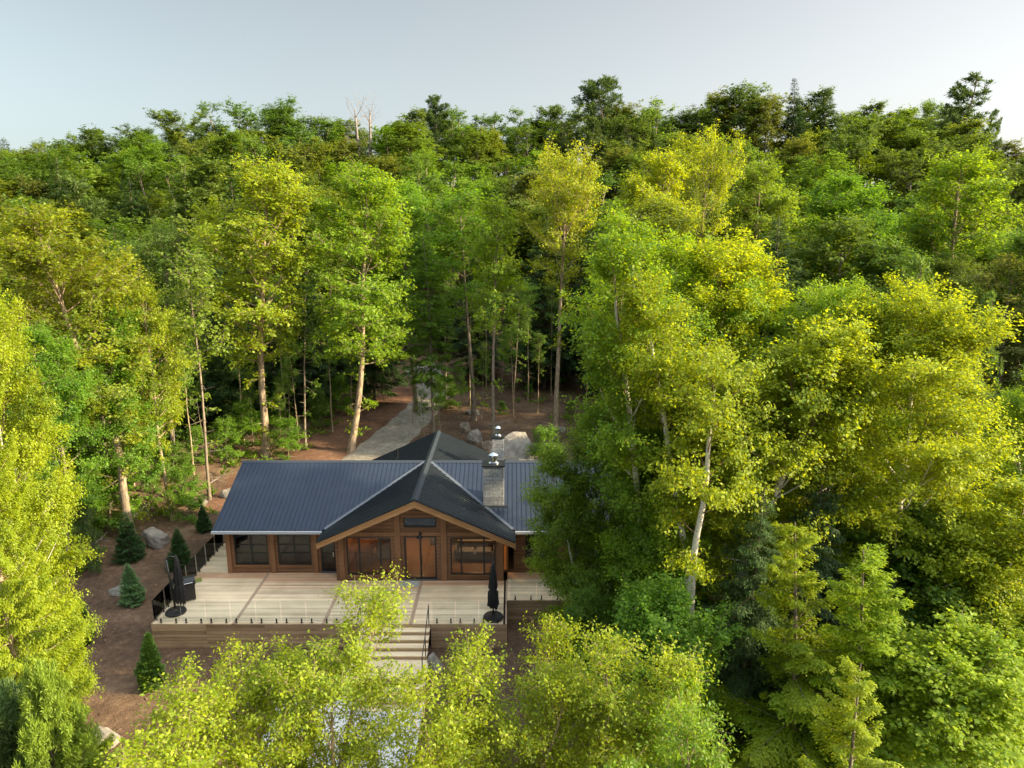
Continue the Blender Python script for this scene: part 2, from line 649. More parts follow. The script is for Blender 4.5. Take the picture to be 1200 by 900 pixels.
class Tree:
    def __init__(s, seed):
        s.r = np.random.RandomState(seed)
        s.V, s.F, s.n, s.M = [], [], 0, []
        s.lv, s.lt = [], []

    def tube(s, P, R, k=5):
        P = np.asarray(P, float)
        R = np.asarray(R, float)
        T = nrm(np.gradient(P, axis=0))
        ref = np.array([0, 0, 1.]) if abs(T[0, 2]) < .8 else np.array([1., 0, 0])
        A = nrm(np.cross(T, ref))
        B = np.cross(T, A)
        an = np.arange(k) * 2 * np.pi / k
        V = P[:, None] + R[:, None, None] * (A[:, None] * np.cos(an)[None, :, None] + B[:, None] * np.sin(an)[None, :, None])
        m = len(P)
        i, j = np.meshgrid(np.arange(m - 1), np.arange(k), indexing='ij')
        q = np.stack([i * k + j, i * k + (j + 1) % k, (i + 1) * k + (j + 1) % k, (i + 1) * k + j], -1).reshape(-1, 4)
        s.F.append(q + s.n)
        s.M.append(np.full(len(q), 0 if R.mean() > .026 else 1))
        s.V.append(V.reshape(-1, 3))
        s.n += m * k

    def sticks(s, A, B, r):
        """many thin straight twigs, three sided"""
        D = nrm(B - A)
        ref = np.where(np.abs(D[:, 2:3]) < .9, np.array([[0, 0, 1.]]), np.array([[1., 0, 0]]))
        U = nrm(np.cross(D, ref))
        W = np.cross(D, U)
        an = np.arange(3) * 2 * np.pi / 3
        ring = U[:, None] * np.cos(an)[None, :, None] + W[:, None] * np.sin(an)[None, :, None]
        V = np.concatenate([A[:, None] + ring * r, B[:, None] + ring * r * .4], 1)
        N = len(A)
        b = (np.arange(N) * 6)[:, None, None]
        q = np.array([[0, 1, 4, 3], [1, 2, 5, 4], [2, 0, 3, 5]])[None] + b
        s.F.append(q.reshape(-1, 4) + s.n)
        s.M.append(np.ones(N * 3))
        s.V.append(V.reshape(-1, 3))
        s.n += N * 6

    def curve(s, p, d, L, n, wander, pull=0.):
        P = [np.array(p, float)]
        d = np.array(d, float)
        for i in range(n):
            d = d + s.r.normal(0, wander, 3)
            d[2] += pull
            d /= np.linalg.norm(d)
            P.append(P[-1] + d * L / n)
        return np.array(P), d

    def leaves(s, C_, D, N, L, W, tone, shape=.45):
        D = nrm(D)
        S = nrm(np.cross(D, N))
        L = np.broadcast_to(L, (len(C_),))[:, None]
        W = np.broadcast_to(W, (len(C_),))[:, None]
        mid = C_ + D * L * shape
        up = nrm(np.cross(S, D)) * W * .18
        s.lv.append(np.stack([C_, mid + S * W / 2 + up, C_ + D * L, mid - S * W / 2 + up], 1))
        s.lt.append(tone)

    def finish(s, name, wood_m, leaf_m):
        s.trunk_me = quads_mesh(name + '_trunk', np.concatenate(s.V), np.concatenate(s.F), wood_m, None, True)
        s.trunk_me.materials.append(M['twig'] if wood_m.name == 'birch_bark' else wood_m)
        s.trunk_me.polygons.foreach_set('material_index', np.concatenate(s.M).astype(np.int32))
        s.crown_me = None
        if s.lv:
            V = np.concatenate(s.lv)
            s.crown_me = quads_mesh(name + '_crown', V.reshape(-1, 3), np.arange(len(V) * 4).reshape(-1, 4), leaf_m, np.clip(np.concatenate(s.lt), 0, 1))
            q = V.reshape(-1, 3)
            s.h = float(np.percentile(q[:, 2], 99.6))
            top = q[q[:, 2] > s.h * .6]
            s.off = (float(top[:, 0].mean()), float(top[:, 1].mean()))
        s.V = s.F = s.lv = s.lt = None
        return s


PROF = {
    'round': lambda t: (np.clip(t + .06, 0, 1) ** .55) * (np.clip(1.02 - t, 0, 1) ** .5) * 1.42,
    'vase': lambda t: (np.clip(t + .03, 0, 1) ** .9) * (np.clip(1.02 - t, 0, 1) ** .4) * 1.75,
    'oval': lambda t: (np.clip(t + .2, 0, 1) ** .4) * (np.clip(1.03 - t, 0, 1) ** .62) * 1.28,
    'bushy': lambda t: (np.clip(t + .6, 0, 1) ** .3) * (np.clip(1.04 - t, 0, 1) ** .6) * 1.1,
}


def broadleaf(name, seed, h, base, rad, prof='round', nl=34, nb=8, nt=6, nleaf=14, leaf=(.17, .11), spread=.5, twl=.9,
              trunk_r=.19, stems=1, stem_div=.25, lean=(0, 0), droop=0., up=(.15, 1.0), wm='bark', lm='leaf_oak',
              twigs=True, wander=.10, flatn=.55, patch=.0, sub=.42, thin=.0, outw=.6, nz=.5, stubs=0, tw=.045):
    T = Tree(seed)
    r = T.r
    tips_p, tips_d, tips_l, tips_t = [], [], [], []
    pf = PROF[prof]
    for st in range(stems):
        az = 2 * np.pi * (st + r.rand() * .5) / stems
        hh = h * (1 if st == 0 else r.uniform(.82, .98))
        if stems > 1:
            d0 = np.array([np.cos(az) * stem_div, np.sin(az) * stem_div, 1.])
            if st == 0:
                d0 *= np.array([.35, .35, 1])
        else:
            d0 = np.array([0, 0, 1.])
        d0 = d0 + np.array([lean[0], lean[1], 0])
        nseg = 14
        P, d = T.curve([np.cos(az) * .12 * (stems > 1), np.sin(az) * .12 * (stems > 1), -.4], d0, hh * 1.0, nseg, tw, .012)
        P[:, 2] *= hh / max(P[-1, 2], .1)
        tt = np.linspace(0, 1, nseg + 1)
        tr = trunk_r * (1 - .72 * tt ** 1.1) * (1 - .0 * st) * (1.0 + .5 * np.exp(-tt * 18))
        tr[-1] *= .25
        T.tube(P, tr, 9)
        for i in range(stubs):
            t = base * r.uniform(.25, 1.0)
            k = min(t, .999) * nseg
            a, f = int(k), k - int(k)
            p = P[a] * (1 - f) + P[a + 1] * f
            th, el = r.rand() * 6.283, r.normal(.15, .3)
            Q, dq = T.curve(p, [np.cos(th) * np.cos(el), np.sin(th) * np.cos(el), np.sin(el)], r.uniform(.3, 1.6), 4, .16, -.02)
            T.tube(Q, np.linspace(.028, .008, 5), 3)
            if r.rand() < .5:
                tips_p.append(Q[2:])
                tips_d.append(nrm(r.normal(0, 1, (len(Q) - 2, 3))))
                tips_l.append(np.full(len(Q) - 2, twl * .7))
                tips_t.append(np.full(len(Q) - 2, .6))
        n_l = nl if stems == 1 else max(6, int(nl / stems * 1.35))
        rr = rad if stems == 1 else rad * .62
        for i in range(n_l):
            t = base + (1 - base) * ((i + r.rand()) / n_l) ** .9
            if thin and r.rand() < thin:
                continue
            k = min(t, .999) * nseg
            a, f = int(k), k - int(k)
            p = P[a] * (1 - f) + P[a + 1] * f
            tl = (t - base) / (1 - base)
            env = rr * float(pf(tl)) * r.uniform(.72, 1.14) + .25
            th = i * 2.39996 + r.normal(0, .35)
            el = up[0] + (up[1] - up[0]) * tl + r.normal(0, .12)
            d1 = np.array([np.cos(th) * np.cos(el), np.sin(th) * np.cos(el), np.sin(el)])
            L = env / max(.45, np.cos(el))
            L = min(L, env * 1.5)
            ns = 6
            Q, d1 = T.curve(p, d1, L, ns, wander, .05 - droop * .6)
            r0 = max(.018, trunk_r * (1 - .72 * t) * .42 * min(1, L / rad + .25))
            T.tube(Q, np.linspace(r0, .012, ns + 1), 5)
            ptone = r.normal(0, patch)
            nbb = max(3, int(nb * (L / rad) ** .8 + .5))
            for j in range(nbb):
                s_ = .28 + .72 * (j + r.rand()) / nbb
                kk = min(s_, .999) * ns
                b, f2 = int(kk), kk - int(kk)
                q = Q[b] * (1 - f2) + Q[b + 1] * f2
                dd = nrm(Q[b + 1] - Q[b])
                side = nrm(np.cross(dd, [0, 0, 1.])) * (1 if j % 2 else -1)
                d2 = dd * r.uniform(.35, .9) + side * r.uniform(.3, 1.0) + np.array([0, 0, r.uniform(-.15, .5) - droop])
                d2 = nrm(d2)
                L2 = sub * L * (1.25 - .75 * s_) * r.uniform(.7, 1.25) + .25
                ns2 = 3
                S, d3 = T.curve(q, d2, L2, ns2, .16, .02 - droop)
                if twigs:
                    T.tube(S, np.linspace(max(.009, r0 * .33), .006, ns2 + 1), 3)
                ntt = max(2, int(nt * (.45 + L2 / (sub * rad + .25))))
                s3 = (np.arange(ntt) + r.rand(ntt)) / ntt * .8 + .2
                idx = np.minimum((s3 * ns2).astype(int), ns2 - 1)
                fr = (s3 * ns2 - idx)[:, None]
                pp = S[idx] * (1 - fr) + S[idx + 1] * fr
                dv = nrm(S[idx + 1] - S[idx]) * .7 + r.normal(0, .55, (ntt, 3)) + np.array([0, 0, .12 - droop * 2.2])
                tips_p.append(pp)
                tips_d.append(nrm(dv))
                tips_l.append(np.full(ntt, twl) * r.uniform(.6, 1.25, ntt))
                tips_t.append(np.full(ntt, .5 + ptone) + r.normal(0, .12))
    TP, TD, TL, TT = (np.concatenate(x) for x in (tips_p, tips_d, tips_l, tips_t))
    if twigs:
        T.sticks(TP, TP + TD * TL[:, None], .006 + trunk_r * .012)
    n = len(TP)
    cnt = np.maximum(1, r.poisson(nleaf, n))
    ix = np.repeat(np.arange(n), cnt)
    m = len(ix)
    f = r.rand(m)[:, None]
    Cc = TP[ix] + TD[ix] * TL[ix][:, None] * (f * 1.05) + r.normal(0, 1, (m, 3)) * np.array([1, 1, .55]) * spread * TL[ix][:, None] * .42
    ax = np.stack([Cc[:, 0] - lean[0] * Cc[:, 2], Cc[:, 1] - lean[1] * Cc[:, 2], (Cc[:, 2] - h * (base + .35 * (1 - base))) * .8], 1)
    N = nrm(nrm(ax) * outw + np.array([0, 0, flatn]) + r.normal(0, nz, (m, 3)))
    D = TD[ix] * .5 + r.normal(0, .7, (m, 3)) + np.array([0, 0, -.35 - droop])
    D = D - N * np.sum(D * N, 1, keepdims=True) * .8
    sz = np.clip(np.exp(r.normal(-.06, .3, m)), .45, 1.7)
    tone = TT[ix] + r.normal(0, .24, m)
    T.leaves(Cc, D, N, leaf[0] * sz, leaf[1] * sz, tone)
    T.h, T.off = h, (0, 0)
    return T.finish(name, M[wm], M[lm])


def conifer(name, seed, h, base, rad, expo=.8, whorl=.42, per=5, droop=.18, tipup=.10, up0=.1, fan=.34, dens=60, leaf=(.22, .07),
            trunk_r=.17, wm='bark_dark', lm='leaf_hemlock', jit=.18, gap=.0, thick=.05, lean=(0, 0), hang=.15, spn=14, bare=.12):
    T = Tree(seed)
    r = T.r
    P, _ = T.curve([0, 0, -.4], [lean[0], lean[1], 1.], h + .4, 12, .012, 0)
    tt = np.linspace(0, 1, 13)
    T.tube(P, trunk_r * (1 - .95 * tt) + .006, 8)
    z = base * h
    while z < h * .985:
        tl = (z / h - base) / (1 - base)
        env = rad * max(.03, (1 - tl)) ** expo * min(1, .55 + tl * 4)
        npz = per if tl < .85 else max(3, per - 1)
        for i in range(npz):
            if r.rand() < gap:
                continue
            th = r.rand() * 2 * np.pi / npz + 2 * np.pi * i / npz
            L = env * r.uniform(1 - jit * 1.8, 1 + jit)
            if L < .06:
                L = .06
            k = np.clip((z + r.normal(0, whorl * .3)) / h, 0, .995) * 12
            a, f = int(k), k - int(k)
            p = P[a] * (1 - f) + P[a + 1] * f
            el = up0 + .65 * tl ** 2 + r.normal(0, .08)
            d = np.array([np.cos(th) * np.cos(el), np.sin(th) * np.cos(el), np.sin(el)])
            ns = 6
            Q = [p]
            for q in range(ns):
                d = d + np.array([0, 0, -droop * (1 - q / ns) + tipup * q / ns])
                d = nrm(d)
                Q.append(Q[-1] + d * L / ns)
            Q = np.array(Q)
            T.tube(Q, np.linspace(max(.008, trunk_r * .22 * (1 - tl) + .006), .005, ns + 1), 3)
            n = max(6, int(dens * L * (.35 + L / rad * .65)))
            nsp = max(5, int(n / spn))
            sk = bare + (1 - bare) * (np.arange(nsp) + r.rand(nsp)) / nsp
            sgn = np.where(np.arange(nsp) % 2, 1., -1.) * r.uniform(.35, 1.0, nsp)
            sl_ = fan * L * np.clip(1.15 - sk, .14, 1) * np.minimum(1, sk * 3 + .35) * r.uniform(.65, 1.25, nsp) + .05
            st_ = r.normal(0, .16, nsp)
            ix = r.randint(0, nsp, n)
            kk = np.minimum(sk * ns, ns - .001)
            b = kk.astype(int)
            ff = (kk - b)[:, None]
            q = (Q[b] * (1 - ff) + Q[b + 1] * ff)[ix]
            dd = nrm(Q[b + 1] - Q[b])[ix]
            side = nrm(np.cross(dd, [0, 0, 1.]))
            s = sk[ix]
            u_ = r.rand(n) ** .8
            ln = sl_[ix] * u_
            sd = nrm(dd * .75 + side * sgn[ix][:, None])
            Cc = q + sd * ln[:, None] + r.normal(0, thick, (n, 3))
            Cc[:, 2] -= ln * u_ * hang * 1.5
            D = sd + side * (r.choice([-1, 1], n) * .55)[:, None] + r.normal(0, .22, (n, 3))
            D[:, 2] -= hang * (1 + u_)
            N = np.array([0, 0, 1.]) + r.normal(0, .35, (n, 3)) + sd * hang
            sz = r.uniform(.65, 1.25, n) * (.6 + .4 * min(1, L / rad * 2.5))
            T.leaves(Cc, D, N, leaf[0] * sz, leaf[1] * sz, .3 + .3 * u_ + st_[ix] + r.normal(0, .12, n) + r.normal(0, .08), .4)
        z += whorl * (1 - .45 * tl) * r.uniform(.8, 1.2)
    T.h, T.off = h, (0, 0)
    return T.finish(name, M[wm], M[lm])


def tufty(name, seed, h, base, rad, prof='oval', whorl=1.0, per=4, tufts=9, needles=26, nl=.26, trunk_r=.2, wm='bark_dark', lm='leaf_pine', lean=(0, 0), upl=.25, gap=.1):
    """pine: open whorled limbs carrying separate needle tufts"""
    T = Tree(seed)
    r = T.r
    P, _ = T.curve([0, 0, -.4], [lean[0], lean[1], 1.], h + .4, 12, .03, .01)
    T.tube(P, trunk_r * (1 - .9 * np.linspace(0, 1, 13)) + .01, 8)
    z = base * h
    pf = PROF[prof]
    tp, td = [], []
    while z < h * .99:
        tl = (z / h - base) / (1 - base)
        for i in range(per):
            if r.rand() < gap:
                continue
            th = r.rand() * 6.283
            L = rad * float(pf(tl)) * r.uniform(.6, 1.15) + .2
            k = min(z / h, .995) * 12
            a, f = int(k), k - int(k)
            p = P[a] * (1 - f) + P[a + 1] * f
            el = upl + .5 * tl + r.normal(0, .12)
            d = np.array([np.cos(th) * np.cos(el), np.sin(th) * np.cos(el), np.sin(el)])
            Q, d = T.curve(p, d, L, 5, .09, .04)
            T.tube(Q, np.linspace(max(.012, trunk_r * .3 * (1 - tl)), .008, 6), 4)
            for j in range(max(2, int(tufts * L / rad))):
                s = (.3 + .7 * r.rand()) * 4.99
                b = int(s)
                q = Q[b] * (1 - s + b) + Q[b + 1] * (s - b)
                dv = nrm(nrm(Q[b + 1] - Q[b]) * .6 + r.normal(0, .55, 3) + np.array([0, 0, .3]))
                ll = L * .22 * r.uniform(.5, 1.2) + .1
                tp.append(q)
                td.append(dv * ll)
        z += whorl * (1 - .4 * tl) * r.uniform(.8, 1.2)
    tp.append(P[-1])
    td.append(np.array([0, 0, .3]))
    tp, td = np.array(tp), np.array(td)
    T.sticks(tp, tp + td, .012)
    n = len(tp)
    ix = np.repeat(np.arange(n), needles)
    m = len(ix)
    Cc = tp[ix] + td[ix] * r.uniform(.35, 1.05, m)[:, None] + r.normal(0, .06, (m, 3))
    D = nrm(td[ix]) * .6 + r.normal(0, .7, (m, 3)) + np.array([0, 0, .2])
    N = np.array([0, 0, 1.]) + r.normal(0, .5, (m, 3))
    T.leaves(Cc, D, N, nl * r.uniform(.7, 1.3, m), nl * .22, .5 + r.normal(0, .2, m), .5)
    T.h, T.off = h, (0, 0)
    return T.finish(name, M[wm], M[lm])


def bare_tree(name, seed, h, base, rad, nl=22, nb=7, trunk_r=.2, stems=2):
    T = broadleaf(name, seed, h, base, rad, 'vase', nl, nb, 3, 1, (.01, .01), wm='dead', trunk_r=trunk_r, stems=stems, stem_div=.3, up=(.35, 1.0), sub=.5)
    T.crown_me = None
    return T


TREE_N = [0]


def plant(T, x, y, height=None, rz=None, label='', cat='tree', group=None, name='tree', sx=1.0, tint=(1, 1, 1), z=None, tilt=None):
    s = 1.0 if height is None else height / T.h
    o = bpy.data.objects.new(name, None)
    COL.objects.link(o)
    o.empty_display_size = .5
    o.location = (x, y, g(x, y) if z is None else z)
    o.scale = (s * sx, s * sx, s)
    o.rotation_euler = (0 if not tilt else tilt[0], 0 if not tilt else tilt[1], RND.uniform(0, 6.283) if rz is None else rz)
    tag(o, label, cat, group)
    t = bpy.data.objects.new('trunk', T.trunk_me)
    COL.objects.link(t)
    t.parent = o
    if T.crown_me:
        c = bpy.data.objects.new('crown', T.crown_me)
        COL.objects.link(c)
        c.parent = o
        c.color = (*tint, 1)
    TREE_N[0] += 1
    return o


PLACED = []


def hero(T, u, Y, vtop, label, name, cat='tree', **kw):
    p = at(u, vtop, Y)
    hgt = p.z - g(p.x, Y)
    PLACED.append((p.x, Y, kw.pop('clear', 3.0)))
    face = kw.pop('face', None)
    if face is not None:
        kw['rz'] = face - math.atan2(T.off[1], T.off[0])
    rz = kw.setdefault('rz', RND.uniform(0, 6.283))
    k = hgt / T.h * kw.get('sx', 1.0)
    ox = (T.off[0] * math.cos(rz) - T.off[1] * math.sin(rz)) * k
    oy = (T.off[0] * math.sin(rz) + T.off[1] * math.cos(rz)) * k
    return plant(T, p.x - ox, Y - oy, hgt, label=label, name=name, cat=cat, **kw)


# ------------------------------------------------------------------ ground, drive, patio
def sheet(name, xs, ys, zf, mat, dz=0.0):
    X, Y = np.meshgrid(xs, ys)
    Z = zf(X, Y) + dz
    V = np.stack([X, Y, Z], -1).reshape(-1, 3)
    ny, nx = X.shape
    i, j = np.meshgrid(np.arange(ny - 1), np.arange(nx - 1), indexing='ij')
    F = np.stack([i * nx + j, i * nx + j + 1, (i + 1) * nx + j + 1, (i + 1) * nx + j], -1).reshape(-1, 4)
    o = bpy.data.objects.new(name, quads_mesh(name, V, F, mat, None, True))
    COL.objects.link(o)
    return structure(o)


xs = np.concatenate([np.linspace(-1500, -130, 12), np.arange(-120, -36, 3.), np.arange(-36, 30, .6), np.arange(30, 121, 3.), np.linspace(135, 1500, 12)])
ys = np.concatenate([np.linspace(-600, -20, 8), np.arange(-10, 14, 2.), np.arange(14, 92, .6), np.arange(92, 170, 3.), np.linspace(185, 1800, 12)])
sheet('ground', xs, ys, gz, M['ground'])


def ribbon(name, cl, hw, mat, dz):
    """strip following the ground: centre line points and half widths"""
    cl = np.array(cl, float)
    n = 90
    tt = np.linspace(0, len(cl) - 1, n)
    P = np.stack([np.interp(tt, np.arange(len(cl)), cl[:, 0]), np.interp(tt, np.arange(len(cl)), cl[:, 1])], 1)
    for _ in range(12):
        P[1:-1] = (P[:-2] + P[1:-1] * 2 + P[2:]) / 4
    Wd = np.interp(tt, np.arange(len(cl)), hw)
    rr = np.random.RandomState(5)
    T = nrm(np.gradient(P, axis=0))
    Nn = np.stack([-T[:, 1], T[:, 0]], 1)
    m = 15
    s = np.linspace(-1, 1, m)
    e = 1 + .05 * np.sin(np.arange(n) * .9) + rr.normal(0, .02, n)
    XY = P[:, None] + Nn[:, None] * (s[None, :, None] * (Wd * e)[:, None, None])
    Z = gz(XY[..., 0], XY[..., 1]) + dz - .07 * (np.abs(s)[None] > .99)
    V = np.concatenate([XY, Z[..., None]], -1).reshape(-1, 3)
    i, j = np.meshgrid(np.arange(n - 1), np.arange(m - 1), indexing='ij')
    F = np.stack([i * m + j, i * m + j + 1, (i + 1) * m + j + 1, (i + 1) * m + j], -1).reshape(-1, 4)
    o = bpy.data.objects.new(name, quads_mesh(name, V, F, mat, None, True))
    COL.objects.link(o)
    return structure(o)


ribbon('leaf_litter_bank', [(-18.5, 44), (-17.5, 50), (-16.3, 56), (-14, 62), (-12.0, 68), (-10.5, 76)], [2.6, 4, 4.5, 4.5, 3.5, 2.5], M['litter'], .035)
ribbon('driveway', [(-12.2, 43), (-12.0, 50), (-11.0, 57), (-9.6, 64), (-8.6, 70), (-8.6, 76), (-11, 82)], [2.7, 2.5, 2.1, 1.9, 1.9, 1.9, 1.9], M['drive'], .06)
sheet('patio', np.linspace(-9.6, -3.6, 30), np.linspace(17.5, 25.6, 30), gz, M['patio'], .05)
ribbon('garden_path', [(-9.6, 21.0), (-12.2, 21.3), (-15.2, 21.2), (-18, 20.2)], [.75, .8, .8, .8], M['patio'], .045)

# ------------------------------------------------------------------ the house
XC = -4.72
RZ, RY = 5.98, 37.7          # main ridge
EY, EZ = 33.05, 3.92         # front eave of the wings
SL = (RZ - EZ) / (RY - EY)
XL, XR = -15.15, 5.7
GZ, GS, GY0, GW = 6.04, .455, 31.9, 4.9     # cross gable ridge height, slope, front edge, half width
D0 = 1.2                      # deck level
house = thing('log_cabin', 'low timber lodge with dark blue metal roof and glazed front gable facing the deck', 'house', (XC, 33.0, D0))


def hp(o):
    o.parent = house
    o.location = (-house.location[0], -house.location[1], -house.location[2])
    return o


def roof_panel(name, poly, rib, spacing, mat, off=0.0, rh=.035, lab=None):
    """standing seam panel: slab plus real ribs running along `rib`"""
    p = [Vector(q) for q in poly]
    nv = (p[1] - p[0]).cross(p[2] - p[0]).normalized()
    if nv.z < 0:
        nv = -nv
    rib = Vector(rib).normalized()
    ac = nv.cross(rib).normalized()
    mb = MB()
    mb.prism(p, -nv * .07)
    cs = [q.dot(ac) for q in p]
    c = min(cs) + spacing * .5
    while c < max(cs):
        hits = []
        for i in range(len(p)):
            a, b = p[i], p[(i + 1) % len(p)]
            ca, cb = a.dot(ac) - c, b.dot(ac) - c
            if ca * cb < 0:
                hits.append(a + (b - a) * (ca / (ca - cb)))
        if len(hits) >= 2:
            hits.sort(key=lambda q: q.dot(rib))
            if (hits[-1] - hits[0]).length > .1:
                mb.bar(hits[0] + nv * (rh / 2 - .004), hits[-1] + nv * (rh / 2 - .004), .045, rh, nv)
        c += spacing
    return hp(mb.build(name, mat))


roof_panel('roof', [(XL, EY, EZ), (XR, EY, EZ), (XR, RY, RZ), (XL, RY, RZ)], (0, 1, SL), .24, M['roof'])
roof_panel('roof', [(XL, RY, RZ), (XR, RY, RZ), (XR, 2 * RY - EY, EZ), (XL, 2 * RY - EY, EZ)], (0, 1, -SL), .4, M['roof'])
YB = 43.4
for sg in (-1, 1):
    xe, ze = XC + sg * GW, GZ - GS * GW
    xv = XC + sg * (GZ - EZ) / GS
    roof_panel('gable_roof', [(xe, GY0, ze), (XC, GY0, GZ), (XC, RY, GZ), (xv + sg * .05, EY + .05, EZ + .01), (xe, EY + .25, ze)], (sg, 0, -GS), .24, M['roof_shaded'])
    roof_panel('gable_roof', [(xe, YB, ze), (XC, YB, GZ), (XC, RY, GZ), (xe, RY + 2.2, ze)], (sg, 0, -GS), .24, M['roof_shaded'])
    # valley flashing, rake boards and soffits
    mb = MB()
    mb.bar((XC + sg * .2, RY - .2, GZ - .05), (xv + sg * .1, EY + .02, EZ + .055), .15, .03, (0, -.4, 1))
    hp(mb.build('valley_flashing', M['flash']))
    mb = MB()
    dn = Vector((sg, 0, -GS)).normalized()
    a = Vector((XC, GY0 + .07, GZ - .095))
    b = a + dn * (GW * math.sqrt(1 + GS * GS))
    mb.prism([a, b, b - Vector((0, 0, .30)), a - Vector((0, 0, .36))], (0, .12, 0), .6)
    a2, b2 = a + Vector((0, -.05, .0)), b + Vector((0, -.05, .0))
    mb.prism([a2, b2, b2 - Vector((0, 0, .11)), a2 - Vector((0, 0, .11))], (0, .05, 0), .35)
    hp(mb.build('rake_board', M['rake']))
    mb = MB()
    mb.prism([a + Vector((0, .06, -.03)), b + Vector((0, .06, -.03)), b + Vector((0, .06, -.06)), a + Vector((0, .06, -.06))], (0, 1.0, 0), .4)
    hp(mb.build('soffit', M['rake']))
# ridge caps, fascias, gutter
mb = MB()
mb.prism([(XL, RY - .17, RZ - .05), (XL, RY, RZ + .05), (XL, RY + .17, RZ - .05)], (XR - XL, 0, 0))
mb.prism([(XC - .18, GY0 - .01, GZ - .055), (XC, GY0 - .01, GZ + .055), (XC + .18, GY0 - .01, GZ - .055)], (0, YB - GY0 + .02, 0))
hp(mb.build('ridge_cap', M['roof_trim']))
for a, b in ((XL - .02, XC - GW + .02), (XC + GW - .02, XR + .02)):
    mb = MB()
    mb.box(a, b, EY - .14, EY - .005, EZ - .16, EZ - .035)
    hp(mb.build('gutter', M['gutter']))
for x in (XL + .005, XR - .065):
    mb = MB()
    mb.prism([(x, EY + .03, EZ - .09), (x, RY, RZ - .1), (x, 2 * RY - EY - .03, EZ - .09), (x, 2 * RY - EY - .03, EZ - .33), (x, RY, RZ - .36), (x, EY + .03, EZ - .33)], (.06, 0, 0))
    hp(mb.build('end_fascia', M['rake']))
mb = MB()
mb.box(XL + .08, XR - .08, EY + .0, 33.78, EZ - .22, EZ - .17)
hp(mb.build('eave_soffit', M['rake']))


def wall_open(name, x0, x1, z0, z1, y, th, opens, mat, top=None):
    """wall facing -y with real openings; `top` clips it to a gable outline"""
    xs_ = sorted({x0, x1, *[o[0] for o in opens], *[o[1] for o in opens]})
    zs_ = sorted({z0, z1, *[o[2] for o in opens], *[o[3] for o in opens]})
    mb = MB()

    def hole(a, b, c, d):
        return any(o[0] <= a + 1e-6 and b <= o[1] + 1e-6 and o[2] <= c + 1e-6 and d <= o[3] + 1e-6 for o in opens)
    for i in range(len(xs_) - 1):
        for j in range(len(zs_) - 1):
            a, b, c, d = xs_[i], xs_[i + 1], zs_[j], zs_[j + 1]
            if hole(a, b, c, d):
                continue
            for yy in (y, y + th):
                mb.add([(a, yy, c), (b, yy, c), (b, yy, d), (a, yy, d)], [(0, 1, 2, 3)])
    for a, b, c, d in opens:
        mb.add([(a, y, c), (a, y + th, c), (a, y + th, d), (a, y, d)], [(0, 1, 2, 3)])
        mb.add([(b, y, c), (b, y + th, c), (b, y + th, d), (b, y, d)], [(0, 1, 2, 3)])
        mb.add([(a, y, c), (b, y, c), (b, y + th, c), (a, y + th, c)], [(0, 1, 2, 3)])
        mb.add([(a, y, d), (b, y, d), (b, y + th, d), (a, y + th, d)], [(0, 1, 2, 3)])
    if top:
        for p in top:
            mb.prism(p, (0, th, 0))
    return hp(mb.build(name, mat))


wy, gy = 33.8, 33.0
W1, W2, DR = (-14.45, -12.69, 1.62, 3.36), (-12.19, -10.46, 1.62, 3.36), (-9.97, -9.17, 1.24, 3.26)
GL, GD, GT, GR = (-8.41, -6.15, 1.48, 3.55), (-5.47, -3.83, 1.24, 3.62), (-5.47, -3.80, 4.08, 4.62), (-3.13, -.83, 1.48, 3.55)
wall_open('wall', -14.8, -8.9, D0 - .9, 3.9, wy, .2, [W1, W2, DR], M['log'])
wall_open('wall', .1, 5.4, D0 - .9, 3.9, wy, .2, [(.7, 2.4, 1.62, 3.36), (2.9, 4.6, 1.62, 3.36)], M['log'])
gx0, gx1 = -8.98, -.42


def gtop(x):
    return GZ - .12 - GS * abs(x - XC)


tr_ = GT
tops = [[(gx0, gy, 3.8), (gx0, gy, gtop(gx0)), (tr_[0], gy, gtop(tr_[0])), (tr_[0], gy, 3.8)],
        [(tr_[1], gy, 3.8), (tr_[1], gy, gtop(tr_[1])), (gx1, gy, gtop(gx1)), (gx1, gy, 3.8)],
        [(tr_[0], gy, 3.8), (tr_[1], gy, 3.8), (tr_[1], gy, tr_[2]), (tr_[0], gy, tr_[2])],
        [(tr_[0], gy, tr_[3]), (tr_[1], gy, tr_[3]), (tr_[1], gy, gtop(tr_[1])), (XC, gy, gtop(XC)), (tr_[0], gy, gtop(tr_[0]))]]
wall_open('gable_wall', gx0, gx1, D0 - .9, 3.8, gy, .2, [GL, GD, GR], M['log'], tops)
mb = MB()
mb.box(-14.8, -14.6, wy + .2, 41.4, D0 - .9, 3.85)
mb.prism([(-14.8, 33.9, 3.85), (-14.8, 41.4, 3.85), (-14.8, RY, RZ - .12)], (.2, 0, 0))
mb.box(5.2, 5.4, wy + .2, 41.4, D0 - .9, 3.85)
mb.prism([(5.2, 33.9, 3.85), (5.2, 41.4, 3.85), (5.2, RY, RZ - .12)], (.2, 0, 0))
mb.box(-14.6, 5.2, 41.2, 41.4, D0 - .9, 3.85)
mb.box(gx0, gx0 + .2, gy + .2, wy, D0 - .9, 3.75)
mb.box(gx1 - .2, gx1, gy + .2, wy, D0 - .9, 3.75)
mb.box(XC - 4.4, XC - 4.2, 41.4, 43.1, .3, 3.9)
mb.box(XC + 4.2, XC + 4.4, 41.4, 43.1, .3, 3.9)
mb.prism([(XC - 4.2, 42.9, .3), (XC + 4.2, 42.9, .3), (XC + 4.2, 42.9, 4.0), (XC, 42.9, GZ - .1), (XC - 4.2, 42.9, 4.0)], (0, .2, 0))
hp(mb.build('rear_wall', M['log']))
